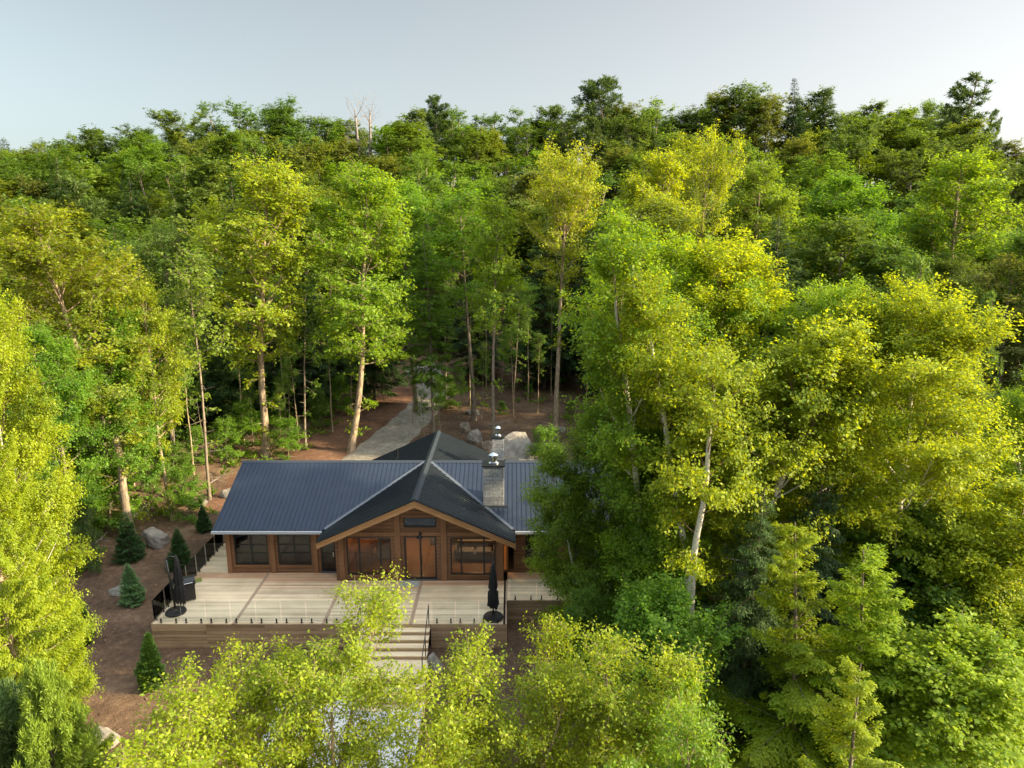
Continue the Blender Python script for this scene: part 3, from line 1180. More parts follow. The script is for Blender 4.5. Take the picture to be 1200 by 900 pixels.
# posts
for x, w, y, z1 in [(-8.66, .26, gy, 3.82), (-5.79, .3, gy, 5.25), (-3.46, .3, gy, 5.2), (-.58, .28, gy, 3.82), (-14.72, .24, wy, 3.7), (-12.44, .24, wy, 3.7), (-10.22, .22, wy, 3.7)]:
    mb = MB()
    mb.box(x - w / 2, x + w / 2, y - .10, y - .003, D0 - .02, z1)
    hp(mb.build('post', M['post'], bevel=.015))
for a, b, c, z in ((-8.5, -.75, gy, 3.66), (-14.6, -9.0, wy, 3.42)):
    mb = MB()
    mb.box(a, b, c - .065, c - .003, z, z + .2)
    hp(mb.build('beam', M['post']))


def window(name, r, y, mull=(), rails=(), fw=.07, sills=True, room=True):
    x0, x1, z0, z1 = r
    mb = MB()
    d0, d1 = y + .03, y + .11
    mb.box(x0, x0 + fw, d0, d1, z0, z1)
    mb.box(x1 - fw, x1, d0, d1, z0, z1)
    mb.box(x0 + fw, x1 - fw, d0, d1, z0, z0 + fw)
    mb.box(x0 + fw, x1 - fw, d0, d1, z1 - fw, z1)
    ed = [x0 + fw]
    for m_ in mull:
        mb.box(m_ - .045, m_ + .045, d0 + .003, d1 - .003, z0 + fw, z1 - fw)
        ed += [m_ - .045, m_ + .045]
    ed.append(x1 - fw)
    for q in rails:
        for i in range(0, len(ed), 2):
            mb.box(ed[i], ed[i + 1], d0 + .01, d1 - .02, q - .015, q + .015)
    w = hp(mb.build(name, M['black']))
    pm = MB()
    for i in range(0, len(ed), 2):
        pm.box(ed[i], ed[i + 1], y + .068, y + .074, z0 + fw, z1 - fw)
    pn = pm.build('pane', M['glass'])
    pn.parent = w
    if sills:
        sm = MB()
        sm.box(x0 - .06, x1 + .06, y - .05, y + .028, z0 - .07, z0 - .003)
        sm.build('sill', M['post']).parent = w
    return w


for r_ in (W1, W2):
    window('window', r_, wy, [(r_[0] + r_[1]) / 2], [2.28, 2.75])
window('window', (.7, 2.4, 1.62, 3.36), wy, [1.55], [2.3])
window('window', (2.9, 4.6, 1.62, 3.36), wy, [3.75], [2.3])
window('window', GL, gy, [-7.76, -6.68])
window('window', GR, gy, [-2.58, -1.42])
window('transom_window', GT, gy, sills=False)
d_ = window('side_door', DR, wy, [], [2.2], .1, False)
mb = MB()
mb.box(-9.32, -9.29, wy - .03, wy + .03, 2.1, 2.35)
h_ = mb.build('handle', M['steel'])
h_.parent = d_
d_ = window('glass_door', GD, gy, [-4.65], [], .09, False)
mb = MB()
mb.box(-4.60, -4.57, gy - .04, gy + .03, 2.0, 2.5)
mb.build('handle', M['black']).parent = d_
for a, b, c in ((-5.5, -3.8, gy), (-10.0, -9.15, wy)):
    mb = MB()
    mb.box(a, b, c - .10, c + .2, D0 + .001, D0 + .038)
    hp(mb.build('door_sill', M['flash']))
# rooms behind the glass
mb = MB()
mb.box(-14.6, 5.2, wy + .22, 41.2, D0 - .12, D0 + .03)
mb.box(gx0 + .2, gx1 - .2, gy + .21, wy + .215, D0 - .12, D0 + .03)
hp(mb.build('interior_floor', M['floor']))
mb = MB()
mb.box(-14.5, -4.7, 38.0, 38.1, D0 + .04, 3.84)
mb.box(-9.3, -9.2, wy + .3, 37.98, D0 + .04, 3.84)
mb.box(-.3, -.2, wy + .3, 37.98, D0 + .04, 3.84)
hp(mb.build('interior_wall', M['interior']))
mb = MB()
mb.box(-4.62, -.45, 36.9, 37.0, D0 + .04, 3.9)
mb.box(-.1, 5.1, 38.0, 38.1, D0 + .04, 3.84)
hp(mb.build('plaster_wall', flat('grey_plaster', (.13, .13, .125), .8)))
mb = MB()
mb.box(-14.59, -9.0, wy + .21, 37.98, 3.64, 3.68)
hp(mb.build('interior_ceiling', M['interior']))
for sg in (-1, 1):
    mb = MB()
    mb.prism([(XC, gy + .22, GZ - .2), (XC + sg * 4.1, gy + .22, GZ - .2 - GS * 4.1), (XC + sg * 4.1, gy + .22, GZ - .24 - GS * 4.1), (XC, gy + .22, GZ - .24)], (0, 4.7, 0))
    hp(mb.build('vaulted_ceiling', M['interior']))

# wall lantern by the door, hung from the beam: part of the house front
lan = MB()
lan.box(-4.68, -4.56, gy - .12, gy - .104, 3.72, 3.9)
lan.tube([(-4.62, gy - .11, 3.86), (-4.62, gy - .28, 3.94), (-4.62, gy - .36, 3.86)], .014, 6)
lan.lathe([(.03, .10), (.05, .06), (.16, -.04), (.17, -.07)], 14, (-4.62, gy - .36, 3.78))
hp(lan.build('barn_lamp', M['black']))

# furniture seen through the glass
t = thing('refrigerator', 'tall white refrigerator standing indoors behind the left gable window', 'refrigerator', (-6.9, 35.6, D0 + .03))
mb = MB()
mb.box(-.4, .4, -.32, .35, .02, 1.85)
mb.build('cabinet', M['white'], t, bevel=.015)
for z0, z1 in ((.05, .62), (.65, 1.82)):
    mb = MB()
    mb.box(-.39, .39, -.39, -.325, z0, z1)
    dd = mb.build('door', M['white'], t, bevel=.01)
    mb = MB()
    mb.box(.28, .31, -.44, -.395, z0 + .12, z1 - .12)
    mb.build('handle', M['steel'], dd)
t = thing('sofa', 'low grey sofa indoors behind the right gable window', 'sofa', (-2.0, 35.4, D0 + .03))
mb = MB()
mb.box(-1.0, 1.0, -.42, .40, .12, .40)
mb.build('base', M['sofa'], t, bevel=.03)
for x in (-.48, .48):
    mb = MB()
    mb.box(x - .42, x + .42, -.40, .22, .405, .55)
    mb.build('seat_cushion', M['sofa'], t, bevel=.05)
mb = MB()
mb.box(-1.0, 1.0, .23, .45, .41, .88)
mb.build('backrest', M['sofa'], t, bevel=.05)
for x in (-1.12, 1.0):
    mb = MB()
    mb.box(x, x + .12, -.42, .44, .05, .66)
    mb.build('armrest', M['sofa'], t, bevel=.03)
t = thing('dining_table', 'dark wooden dining table indoors behind the left gable window', 'table', (-7.9, 35.3, D0 + .03))
mb = MB()
mb.box(-.5, .5, -.8, .8, .71, .75)
mb.build('tabletop', M['post'], t, bevel=.008)
for x in (-.42, .42):
    for y in (-.7, .7):
        mb = MB()
        mb.box(x - .035, x + .035, y - .035, y + .035, 0, .708)
        mb.build('leg', M['post'], t)

# lit pendant lamps in the big room
emi, n_, l_, b_ = nm('lit_bulb')
b_.inputs['Emission Color'].default_value = (1, .62, .28, 1)
b_.inputs['Emission Strength'].default_value = 14
for x, lab in ((-5.15, 'glowing pendant lamp indoors behind the glass door'), (-7.1, 'glowing pendant lamp indoors behind the left gable window'), (-1.9, 'glowing pendant lamp indoors behind the right gable window')):
    t = thing('pendant_lamp', lab, 'lamp', (x, 35.9, 3.55), 'pendant lamps in the main room')
    mb = MB()
    mb.tube([(0, 0, .16), (0, 0, 1.19)], .01, 5)
    mb.build('cord', M['black'], t)
    mb = MB()
    mb.lathe([(.03, .18), (.06, .14), (.2, .0), (.19, .0), (.05, .12)], 16)
    mb.build('lamp_shade', M['black'], t, True)
    mb = MB()
    mb.lathe([(.02, .08), (.06, .05), (.075, 0), (.05, -.06), (.01, -.075)], 12)
    mb.build('bulb', emi, t, True)
    pl = bpy.data.lights.new('pendant_light', 'POINT')
    pl.energy = 58
    pl.color = (1, .58, .26)
    pl.shadow_soft_size = .12
    po = bpy.data.objects.new('pendant_light', pl)
    COL.objects.link(po)
    po.parent = t
    po.location = (0, 0, -.14)


# chimneys and roof vent
def chimney(x0, x1, y0, y1, zb, zt, label):
    t = thing('stone_chimney', label, 'chimney', ((x0 + x1) / 2, (y0 + y1) / 2, zb), 'stone chimneys on the roof')
    w, d = (x1 - x0) / 2, (y1 - y0) / 2
    h = zt - zb
    mb = MB()
    mb.box(-w, w, -d, d, 0, h - .13)
    mb.build('stack', M['stone'], t, bevel=.012)
    mb = MB()
    mb.box(-w - .06, w + .06, -d - .06, d + .06, h - .128, h - .06)
    mb.build('cap_slab', M['black'], t)
    mb = MB()
    mb.prism([(-w - .16, -d - .1, -.28), (w + .16, -d - .1, -.28), (w + .16, -d - .004, .32), (-w - .16, -d - .004, .32)], (0, .09, 0))
    mb.build('flashing', M['roof_trim'], t)
    mb = MB()
    s = min(1, w / .5)
    mb.lathe([(.3 * s, 0), (.3 * s, .05), (.19 * s, .1), (.19 * s, .34)], 20, (0, 0, h - .058))
    c = mb.build('flue_pipe', M['steel'], t, False)
    mb = MB()
    mb.lathe([(.28 * s, 0), (.285 * s, .08), (.14 * s, .17), (.03, .2)], 20, (0, 0, h + .33))
    mb.build('rain_cap', M['steel'], c, False)
    for a in range(4):
        mb = MB()
        ca, sa = math.cos(a * 1.57 + .7) * .17 * s, math.sin(a * 1.57 + .7) * .17 * s
        mb.bar((ca, sa, h + .27), (ca, sa, h + .34), .02, .02)
        mb.build('cap_strut', M['steel'], c)
    return t


chimney(-1.5, -.42, 34.45, 35.3, 4.35, 6.92, 'larger grey stone chimney on the front roof slope right of the gable')
chimney(-1.15, -.48, 39.0, 39.6, 5.0, 7.05, 'smaller grey stone chimney behind the roof ridge')
t = thing('roof_vent', 'thin black vent pipe on the rear roof left of its ridge', 'vent pipe', (-7.0, 41.0, GZ - GS * 2.28))
mb = MB()
mb.lathe([(.16, -.06), (.15, .03), (.06, .06)], 14)
mb.build('boot', M['black'], t)
mb = MB()
mb.lathe([(.045, .04), (.045, .62)], 12)
mb.build('pipe', M['black'], t)

# ------------------------------------------------------------------ deck
deck = thing('timber_deck', 'broad weathered timber deck wrapped around the front of the lodge', 'deck', (-8, 31, D0))


def dp(o):
    o.parent = deck
    o.location = (8, -31, -D0)
    return o


FY = 28.93
seams = [-16.5, -12.72, -8.62, -4.63, -.32]
old, new = MB(), MB()  # second set: more orange boards, likelier towards the house wall
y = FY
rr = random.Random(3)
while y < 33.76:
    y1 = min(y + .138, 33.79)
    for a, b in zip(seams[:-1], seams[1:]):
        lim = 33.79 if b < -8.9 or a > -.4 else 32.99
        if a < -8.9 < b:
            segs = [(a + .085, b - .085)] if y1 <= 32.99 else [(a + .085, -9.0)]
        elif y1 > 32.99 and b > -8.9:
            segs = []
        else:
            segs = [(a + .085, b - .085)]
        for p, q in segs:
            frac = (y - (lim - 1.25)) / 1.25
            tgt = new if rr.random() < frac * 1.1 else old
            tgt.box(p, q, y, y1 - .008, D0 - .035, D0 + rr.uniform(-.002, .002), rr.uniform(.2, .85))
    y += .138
y = 33.8
while y < 37.2:
    old.box(-16.42, -14.82, y, y + .13, D0 - .035, D0, rr.uniform(.2, .8))
    y += .138
y = 31.0
while y < 33.78:
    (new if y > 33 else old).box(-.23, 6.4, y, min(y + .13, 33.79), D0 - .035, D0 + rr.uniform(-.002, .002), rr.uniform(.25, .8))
    y += .138
dp(old.build('boards', M['deck']))
dp(new.build('orange_boards', M['deck_orange']))
for x in seams[1:-1]:
    mb = MB()
    mb.box(x - .078, x + .078, FY, 33.79 if x < -8.9 else 32.98, D0 - .035, D0 + .004, rr.uniform(.3, .7))
    dp(mb.build('seam_board', M['seam']))
for a, b, c in ((-16.5, -16.425, 37.2), (-.315, -.235, 32.98)):
    mb = MB()
    mb.box(a, b, FY, c, D0 - .035, D0 + .004)
    dp(mb.build('edge_board', M['seam']))


def fascia(mb, x0, x1, y0, z0=-.1, n=8, ax=0, joints=()):
    hgt = (D0 - .04 - z0) / n
    ends = [x0, *joints, x1]
    for i in range(n):
        for a, b in zip(ends[:-1], ends[1:]):
            tn = rr.uniform(.15, .9)
            if ax == 0:
                mb.box(a + .004, b - .004, y0, y0 + .03, z0 + i * hgt, z0 + (i + 1) * hgt - .02, tn)
            else:
                mb.box(y0, y0 + .03, a, b, z0 + i * hgt, z0 + (i + 1) * hgt - .012, tn)


for args in ((-16.5, -6.95, FY, -.12, 8, 0, (-14.0, -11.3, -9.0)), (-3.72, -.24, FY, -.12, 8, 0, ()), (-.2, 6.4, 30.97, -.1, 8, 0, (2.6,)),
             (FY + .03, 37.2, -16.5, -.1, 8, 1), (FY + .04, 30.95, -.26, -.1, 8, 1)):
    mb = MB()
    fascia(mb, *args)
    dp(mb.build('fascia', M['fascia']))
mb = MB()
mb.box(-16.46, -6.96, FY + .2, 33.7, -.3, D0 - .06)
mb.box(-6.94, -.3, FY + .2, 32.9, -.3, D0 - .06)
mb.box(-.28, 6.3, 31.1, 33.7, -.3, D0 - .06)
dp(mb.build('substructure', M['black']))

# stairs down to the patio
st = thing('wooden_staircase', 'pale timber steps running down from the deck to the stone patio', 'stairs', (-5.3, FY, 0))
sx0, sx1 = -6.93 + 5.3, -3.74 + 5.3


def tread(x0, x1, y0, y1, zt, curve=0.0):
    mb = MB()
    nb = max(1, int((y1 - y0) / .15 + .5))
    n = 10 if curve else 1
    for b in range(nb):
        ya, yb = y0 + (y1 - y0) * b / nb, y0 + (y1 - y0) * (b + 1) / nb - .008
        tn = rr.uniform(.4, .9)
        for i in range(n):
            xa, xb = x0 + (x1 - x0) * i / n, x0 + (x1 - x0) * (i + 1) / n
            ca = curve * (1 - ((xa - (x0 + x1) / 2) / ((x1 - x0) / 2)) ** 2)
            cb = curve * (1 - ((xb - (x0 + x1) / 2) / ((x1 - x0) / 2)) ** 2)
            mb.prism([(xa, ya - ca, zt), (xb, yb * 0 + ya - cb, zt), (xb, yb - cb, zt), (xa, yb - ca, zt)], (0, 0, -.04), tn)
    mb.build('tread', M['deck'], st)
    mb = MB()
    for i in range(n):
        xa, xb = x0 + (x1 - x0) * i / n, x0 + (x1 - x0) * (i + 1) / n
        ca = curve * (1 - ((xa - (x0 + x1) / 2) / ((x1 - x0) / 2)) ** 2)
        cb = curve * (1 - ((xb - (x0 + x1) / 2) / ((x1 - x0) / 2)) ** 2)
        mb.prism([(xa, y0 + .02 - ca, zt - .045), (xb, y0 + .02 - cb, zt - .045), (xb, y0 + .05 - cb, zt - .045), (xa, y0 + .05 - ca, zt - .045)], (0, 0, -.17), .75)
    mb.build('riser', M['fascia'], st)


mb = MB()
mb.box(sx0, sx1, -.03, -.003, D0 - .20, D0 - .042, .7)
mb.build('riser', M['fascia'], st)
for i in range(4):
    tread(sx0, sx1, -.36 * (i + 1), -.36 * i - .01, D0 - .17 * (i + 1))
tread(sx0 - .1, sx1 + .1, -2.75, -1.45, D0 - .17 * 4 - .17)
for i in range(3):
    tread(sx0 - .1, sx1 + .1, -2.75 - .36 * (i + 1), -2.75 - .36 * i - .01, D0 - .17 * 6 - .16 * i, .35)
for x in (sx0 + .05, sx1 - .05):
    mb = MB()
    mb.tube([(x, -.05, D0), (x, -.05, D0 + .95)], .022, 6)
    mb.tube([(x, -1.45, .52), (x, -1.45, 1.45)], .022, 6)
    mb.tube([(x, .0, D0 + .97), (x, -1.5, 1.46)], .022, 6)
    mb.tube([(x, -2.6, .33), (x, -2.6, 1.2)], .022, 6)
    mb.tube([(x, -1.5, 1.46), (x, -2.65, 1.22)], .022, 6)
    mb.build('handrail', M['black'], st)


# glass balustrades on black spigots
def rail(label, a, b, step=1.22):
    a, b = Vector(a), Vector(b)
    t = thing('glass_railing', label, 'railing', a, 'glass railings along the deck edge')
    L = (b - a).length
    n = max(1, round(L / step))
    d = (b - a) / n
    dn = d.normalized()
    for i in range(n):
        gm = MB()
        p, q = d * i + dn * .03, d * (i + 1) - dn * .03
        gm.bar(p + Vector((0, 0, .60)), q + Vector((0, 0, .60)), .012, .98)
        gm.build('glass_panel', M['rail_glass'], t)
        for f in (.2, .8):
            c = d * (i + f)
            sm = MB()
            sm.lathe([(.055, .0), (.055, .012), (.028, .02), (.028, .09)], 10, c + Vector((0, 0, .004)))
            sm.bar(c - dn * .028 + Vector((0, 0, .15)), c + dn * .028 + Vector((0, 0, .15)), .05, .12)
            sm.build('spigot', M['black'], t)



rail('clear glass railing along the left side of the deck, beside the row of spruces', (-16.4, FY + .1, D0), (-16.4, 37.1, D0))
rail('clear glass railing along the deck front, left of the stairs', (-16.3, FY + .09, D0), (-7.1, FY + .09, D0))
rail('clear glass railing along the deck front, right of the stairs', (-3.65, FY + .09, D0), (-.45, FY + .09, D0), 1.06)
rail('short glass railing beside the right parasol, on the deck corner', (-.36, FY + .1, D0), (-.36, 30.9, D0), 1.0)
rail('clear glass railing in front of the set back right part of the deck', (-.1, 31.08, D0), (6.3, 31.08, D0))

mb = MB()
mb.box(-.48, .48, -.28, .28, .004, .022)
o = mb.build('doormat', M['mat'], None, loc=(-5.2, 32.55, D0), bevel=.006)
tag(o, 'pale grey doormat on the deck before the glass door', 'doormat')


# closed parasols
def parasol(loc, rz, label, cantilever, hgt):
    t = thing('closed_parasol', label, 'parasol', loc, 'closed black parasols on the deck', rz)
    mb = MB()
    mb.lathe([(.46, .003), (.47, .05), (.44, .10), (.15, .13), (.08, .2), (.06, .3)], 28)
    mb.build('base', M['plastic'], t, False)
    px = 0
    mb = MB()
    if cantilever:
        mb.tube([(0, 0, .12), (-.05, 0, 1.2), (-.16, 0, hgt)], .05, 10)
        mb.build('pole', M['black'], t, True)
        mb = MB()
        mb.tube([(-.16, 0, hgt - .02), (0.05, 0, hgt + .10), (.26, 0, hgt + .06)], .04, 8)
        mb.build('arm', M['black'], t, True)
        mb = MB()
        mb.box(-.14, -.02, -.05, .05, 1.0, 1.25)
        mb.tube([(-.08, -.05, 1.1), (-.08, -.16, 1.1), (-.08, -.16, 1.0)], .014, 6)
        mb.build('crank_box', M['plastic'], t, bevel=.01)
        px, z0, z1 = .26, .55, hgt + .08
    else:
        mb.tube([(0, 0, .12), (0, 0, hgt + .1)], .035, 10)
        mb.build('pole', M['black'], t, True)
        z0, z1 = .62, hgt
    mb = MB()
    r2 = random.Random(int(hgt * 100))
    n = 16
    prof = []
    for i in range(n + 1):
        f = i / n
        r = .045 + .20 * (f ** .55) * (1 - .25 * max(0, f - .75) * 4 * .5)
        prof.append((r, z1 - (z1 - z0) * f))
    K = 32
    ph = r2.uniform(0, 6)

    def wob(i, j):
        f = i / n
        return 1 + (.34 * math.sin(j * 2 * math.pi / K * 8 + ph + f * 1.2) + .1 * math.sin(j * 3.1 + i * .7)) * min(1, f * 2 + .1) * (.75 if abs(f - .62) > .05 else .1) - (.22 if abs(f - .62) < .05 else 0)
    mb.lathe(prof, K, (px, 0, 0), wob)
    cn = mb.build('canopy', M['canvas'], t, True)
    mb = MB()
    for j in range(8):
        a = j * math.pi / 4
        c0 = Vector((px + .16 * math.cos(a), .16 * math.sin(a), z0 + .05))
        mb.prism([c0 + Vector((-.08, -.02, 0)), c0 + Vector((.08, .02, 0)), c0 + Vector((.02, 0, -r2.uniform(.12, .34)))], (0, .02, 0))
    mb.build('valance_tip', M['canvas'], cn)
    mb = MB()
    mb.lathe([(.03, 0), (.04, .03), (.015, .1)], 10, (px, 0, z1 - .01))
    mb.build('finial', M['black'], cn)


p = at(206, 716, 29.9)
parasol((p.x, 29.9, D0 + .004), .3, 'closed black cantilever parasol on the left deck corner beside the grill', True, 2.75)
p = at(578, 723, 29.45)
parasol((p.x, 29.45, D0 + .004), 0, 'closed black parasol near the right front corner of the deck', False, 2.75)

# barbecue
t = thing('barbecue_grill', 'black gas barbecue with steel handle behind the left parasol', 'barbecue', (-15.75, 31.1, D0 + .004), None, .5)
mb = MB()
mb.box(-.33, .33, -.27, .27, .08, .82)
mb.build('cabinet', M['black'], t, bevel=.015)
mb = MB()
pr_ = [(-.36, -.3, .83)]
mb.prism([(-.37, -.30, .83), (-.37, .30, .83), (-.37, .30, 1.02), (-.37, .16, 1.16), (-.37, -.1, 1.16), (-.37, -.28, 1.02)], (.74, 0, 0))
lid = mb.build('lid', M['black'], t, bevel=.015)
mb = MB()
mb.tube([(-.25, -.29, .98), (-.25, -.36, 1.0), (.25, -.36, 1.0), (.25, -.29, .98)], .014, 6)
mb.build('handle', M['steel'], lid)
for s_ in (-1, 1):
    mb = MB()
    mb.box(min(s_ * .38, s_ * .68), max(s_ * .38, s_ * .68), -.25, .25, .84, .88)
    mb.build('side_shelf', M['steel'], t, bevel=.008)
for x in (-.28, .28):
    for y in (-.22, .22):
        mb = MB()
        mb.tube([(x - .02, y, .045), (x + .02, y, .045)], .04, 12)
        mb.build('caster', M['plastic'], t)

# bollard light in the mulch
p = at(146 * 300 / 794 + 60, 560 + 275 / 2.647, 36.5)
t = thing('path_light', 'short black bollard light standing in the mulch below the dark saplings', 'bollard light', (p.x, 36.5, g(p.x, 36.5)))
mb = MB()
mb.lathe([(.07, -.1), (.07, .42)], 14)
mb.build('post', M['black'], t)
mb = MB()
mb.lathe([(.055, .42), (.055, .52)], 14)
mb.build('lens', M['white'], t)
mb = MB()
mb.lathe([(.10, .52), (.10, .56), (.03, .58)], 14)
mb.build('cap', M['black'], t)


# ------------------------------------------------------------------ rocks
def rock(u, v, Y, w, d, h, mat, label, seed, rz=0, group='boulders around the lodge'):
    p = at(u, v, Y)
    bm = bmesh.new()
    bmesh.ops.create_icosphere(bm, subdivisions=4, radius=1)
    r = np.random.RandomState(seed)
    pl = [(nrm(r.normal(0, 1, 3) * np.array([1, 1, .8])), r.uniform(.5, .82)) for _ in range(13)]
    ph = r.uniform(0, 6, 6)
    for vv in bm.verts:
        c = np.array(vv.co)
        for nv, dd in pl:
            e = c.dot(nv) - dd
            if e > 0:
                c = c - nv * e * .92
        c = c * (1 + .035 * math.sin(c[0] * 7 + ph[0]) * math.sin(c[1] * 8 + ph[1]) + .02 * math.sin(c[2] * 17 + ph[2] + c[0] * 13))
        vv.co = Vector((c[0] * w / 1.6, c[1] * d / 1.6, (c[2] + .45) * h / 1.25))
    me = bpy.data.meshes.new('boulder')
    bm.to_mesh(me)
    bm.free()
    me.materials.append(M[mat])
    o = bpy.data.objects.new('boulder', me)
    COL.objects.link(o)
    o.location = (p.x, Y, g(p.x, Y) - .06)
    o.rotation_euler = (0, 0, rz)
    tag(o, label, 'boulder', group)
    PLACED.append((p.x, Y, 1.2))


rock(184, 628, 39.5, 1.5, 1.2, 1.15, 'rock', 'angular grey boulder at the forest edge left of the lodge roof', 1, .4)
rock(141, 684, 33.9, 1.3, 1.0, .42, 'rock_pale', 'flat pale boulder lying beside the blue green spruce', 2)
rock(110, 846, 23.0, 1.5, 1.1, .75, 'rock_pale', 'rounded pale boulder in the lower left mulch near the path', 3)
rock(609, 522, 51.0, 4.0, 2.6, 2.9, 'rock_pale', 'largest boulder, standing behind the lodge beside the rear chimney', 4, .2)
rock(563, 524, 50.5, 1.9, 1.5, 1.35, 'rock_pale', 'pale boulder behind the rear roof, left of the largest boulder', 5)
rock(556, 497, 58.0, 1.5, 1.2, 1.15, 'rock', 'grey boulder on the bank right of the driveway, behind the pale one', 6)
rock(545, 489, 61.0, 1.2, 1.0, .8, 'rock_brown', 'small brown boulder beside the thin trunks right of the driveway', 7)
rock(572, 503, 56.5, 1.1, .9, .6, 'rock_brown', 'low brown boulder just above the pale boulder behind the roof', 8)
rock(268, 572, 46.5, 1.1, .9, .6, 'rock_pale', 'pale boulder at the foot of the leaning trunk, by the roof corner', 10)
rock(234, 585, 45.0, 1.0, .8, .55, 'rock', 'grey boulder left of the leaning trunk base', 11)
rock(657, 492, 61.0, 1.3, 1.0, .5, 'rock_pale', 'flat pale rock on the bare bank right of the tall bare trunk', 12)
rock(554, 470, 66.0, 1.6, .9, .45, 'rock', 'long low rock at the top of the bank right of the driveway', 14)
rock(508, 770, 27.4, .7, 1.3, .7, 'rock_pale', 'tall pale stone at the right edge of the deck stairs', 15)

def ground_cover(name, spots, seed, mat, hgt, tint):
    r = np.random.RandomState(seed)
    C_, D_, N_, L_ = [], [], [], []
    for x, y in spots:
        n = r.randint(9, 20)
        th = r.rand(n) * 6.283
        el = r.uniform(.3, 1.2, n)
        d = np.stack([np.cos(th) * np.cos(el), np.sin(th) * np.cos(el), np.sin(el)], 1)
        p = np.array([x, y, g(x, y) + .02]) + d * r.uniform(.05, .5, n)[:, None] * hgt
        C_.append(p)
        D_.append(d + r.normal(0, .3, (n, 3)))
        N_.append(np.array([0, 0, 1.]) + r.normal(0, .5, (n, 3)))
        L_.append(r.uniform(.6, 1.3, n) * hgt * .5)
    T = Tree(seed)
    L_ = np.concatenate(L_)
    T.leaves(np.concatenate(C_), np.concatenate(D_), np.concatenate(N_), L_, L_ * .45, r.rand(len(L_)))
    V = np.concatenate(T.lv)
    o = bpy.data.objects.new(name, quads_mesh(name, V.reshape(-1, 3), np.arange(len(V) * 4).reshape(-1, 4), mat, np.clip(T.lt[0], 0, 1)))
    COL.objects.link(o)
    o['kind'] = 'stuff'
    o.color = (*tint, 1)
    tag(o, 'low green ferns and seedlings scattered over the forest floor', 'ground cover')


gr = np.random.RandomState(77)
sp = []
while len(sp) < 2300:
    x, y = gr.uniform(-48, 40), gr.uniform(18, 80)
    clump = math.sin(x * .6 + 2 * math.sin(y * .31)) * math.sin(y * .55 + 1.3 * math.sin(x * .23))
    inner = (-24.5 + .12 * (y - 30) < x < 7 and y < 62) or (-16 < x < 8 and y < 80)
    edge = (-24.5 < x < -16.5 and 43 < y < 62) or (-7 < x < 7 and 48 < y < 76)
    if (not inner and clump > -.35) or (edge and clump > (.0 if x < -16 else .4) and gr.rand() < .6):
        sp.append((x, y))
ground_cover('forest_ferns', sp, 5, M['leaf_maple'], .8, (1, 1, .95))

lt = []
for i in range(5200):
    x, y = gr.uniform(-26, 8), gr.uniform(17, 78)
    if (-16.6 < x < 6.5 and 28.9 < y < 44) or (-9.6 < x < -3.6 and y < 25.6):
        continue
    lt.append((x, y, g(x, y) + .03))
lt = np.array(lt)
T_ = Tree(6)
n_ = len(lt)
T_.leaves(lt, gr.normal(0, 1, (n_, 3)) * np.array([1, 1, .12]), np.array([[0, 0, 1.]]) + gr.normal(0, .3, (n_, 3)), gr.uniform(.06, .22, n_), gr.uniform(.03, .09, n_), gr.rand(n_))
V_ = np.concatenate(T_.lv)
chip = flat('bark_chip', (.20, .135, .09), .9, 0, .5, .9)
o = bpy.data.objects.new('bark_chips', quads_mesh('bark_chips', V_.reshape(-1, 3), np.arange(n_ * 4).reshape(-1, 4), chip))
COL.objects.link(o)
o['kind'] = 'stuff'
tag(o, 'pale bark chips and dry leaves strewn over the mulch', 'bark chips')

fb = random.Random(31)
for i, (u, v, Y, ln, rz, lab) in enumerate([(150, 615, 42, 3.0, .3, 'fallen grey branch on the forest floor left of the angular boulder'), (110, 640, 39, 2.2, 1.1, 'short fallen branch under the dark young pine'),
                                            (205, 580, 46, 2.6, -.5, 'fallen branch between the straight trunk and the leaning trunk'), (255, 560, 49, 2.0, .9, 'fallen stick by the leaning trunk base'),
                                            (330, 528, 54, 2.4, .2, 'fallen stick in the leaf litter behind the roof'), (640, 505, 57, 2.8, -.3, 'fallen branch on the bare bank beside the tall bare trunk'),
                                            (585, 480, 63, 2.2, .6, 'fallen branch among rocks right of the driveway'), (180, 598, 44, 3.4, -.9, 'long fallen branch behind the angular boulder')]):
    p = at(u, v, Y)
    T_ = Tree(300 + i)
    Q, _ = T_.curve([-ln / 2, 0, .06], [1, 0, .05], ln, 6, .13)
    Q[:, 2] = np.abs(Q[:, 2]) * .6 + .05
    T_.tube(Q, np.linspace(.06, .02, 7), 6)
    for j in range(5):
        k = T_.r.randint(1, 6)
        q, _ = T_.curve(Q[k], [.6, T_.r.choice([-1, 1]) * .8, T_.r.uniform(0, .5)], T_.r.uniform(.4, 1.0), 3, .2)
        T_.tube(q, np.linspace(.025, .008, 4), 4)
    T_.finish('fallen_branch', M['dead'], None)
    o = bpy.data.objects.new('fallen_branch', T_.trunk_me)
    COL.objects.link(o)
    o.location = (p.x, Y, g(p.x, Y))
    o.rotation_euler = (0, 0, rz)
    tag(o, lab, 'branch', 'fallen branches')

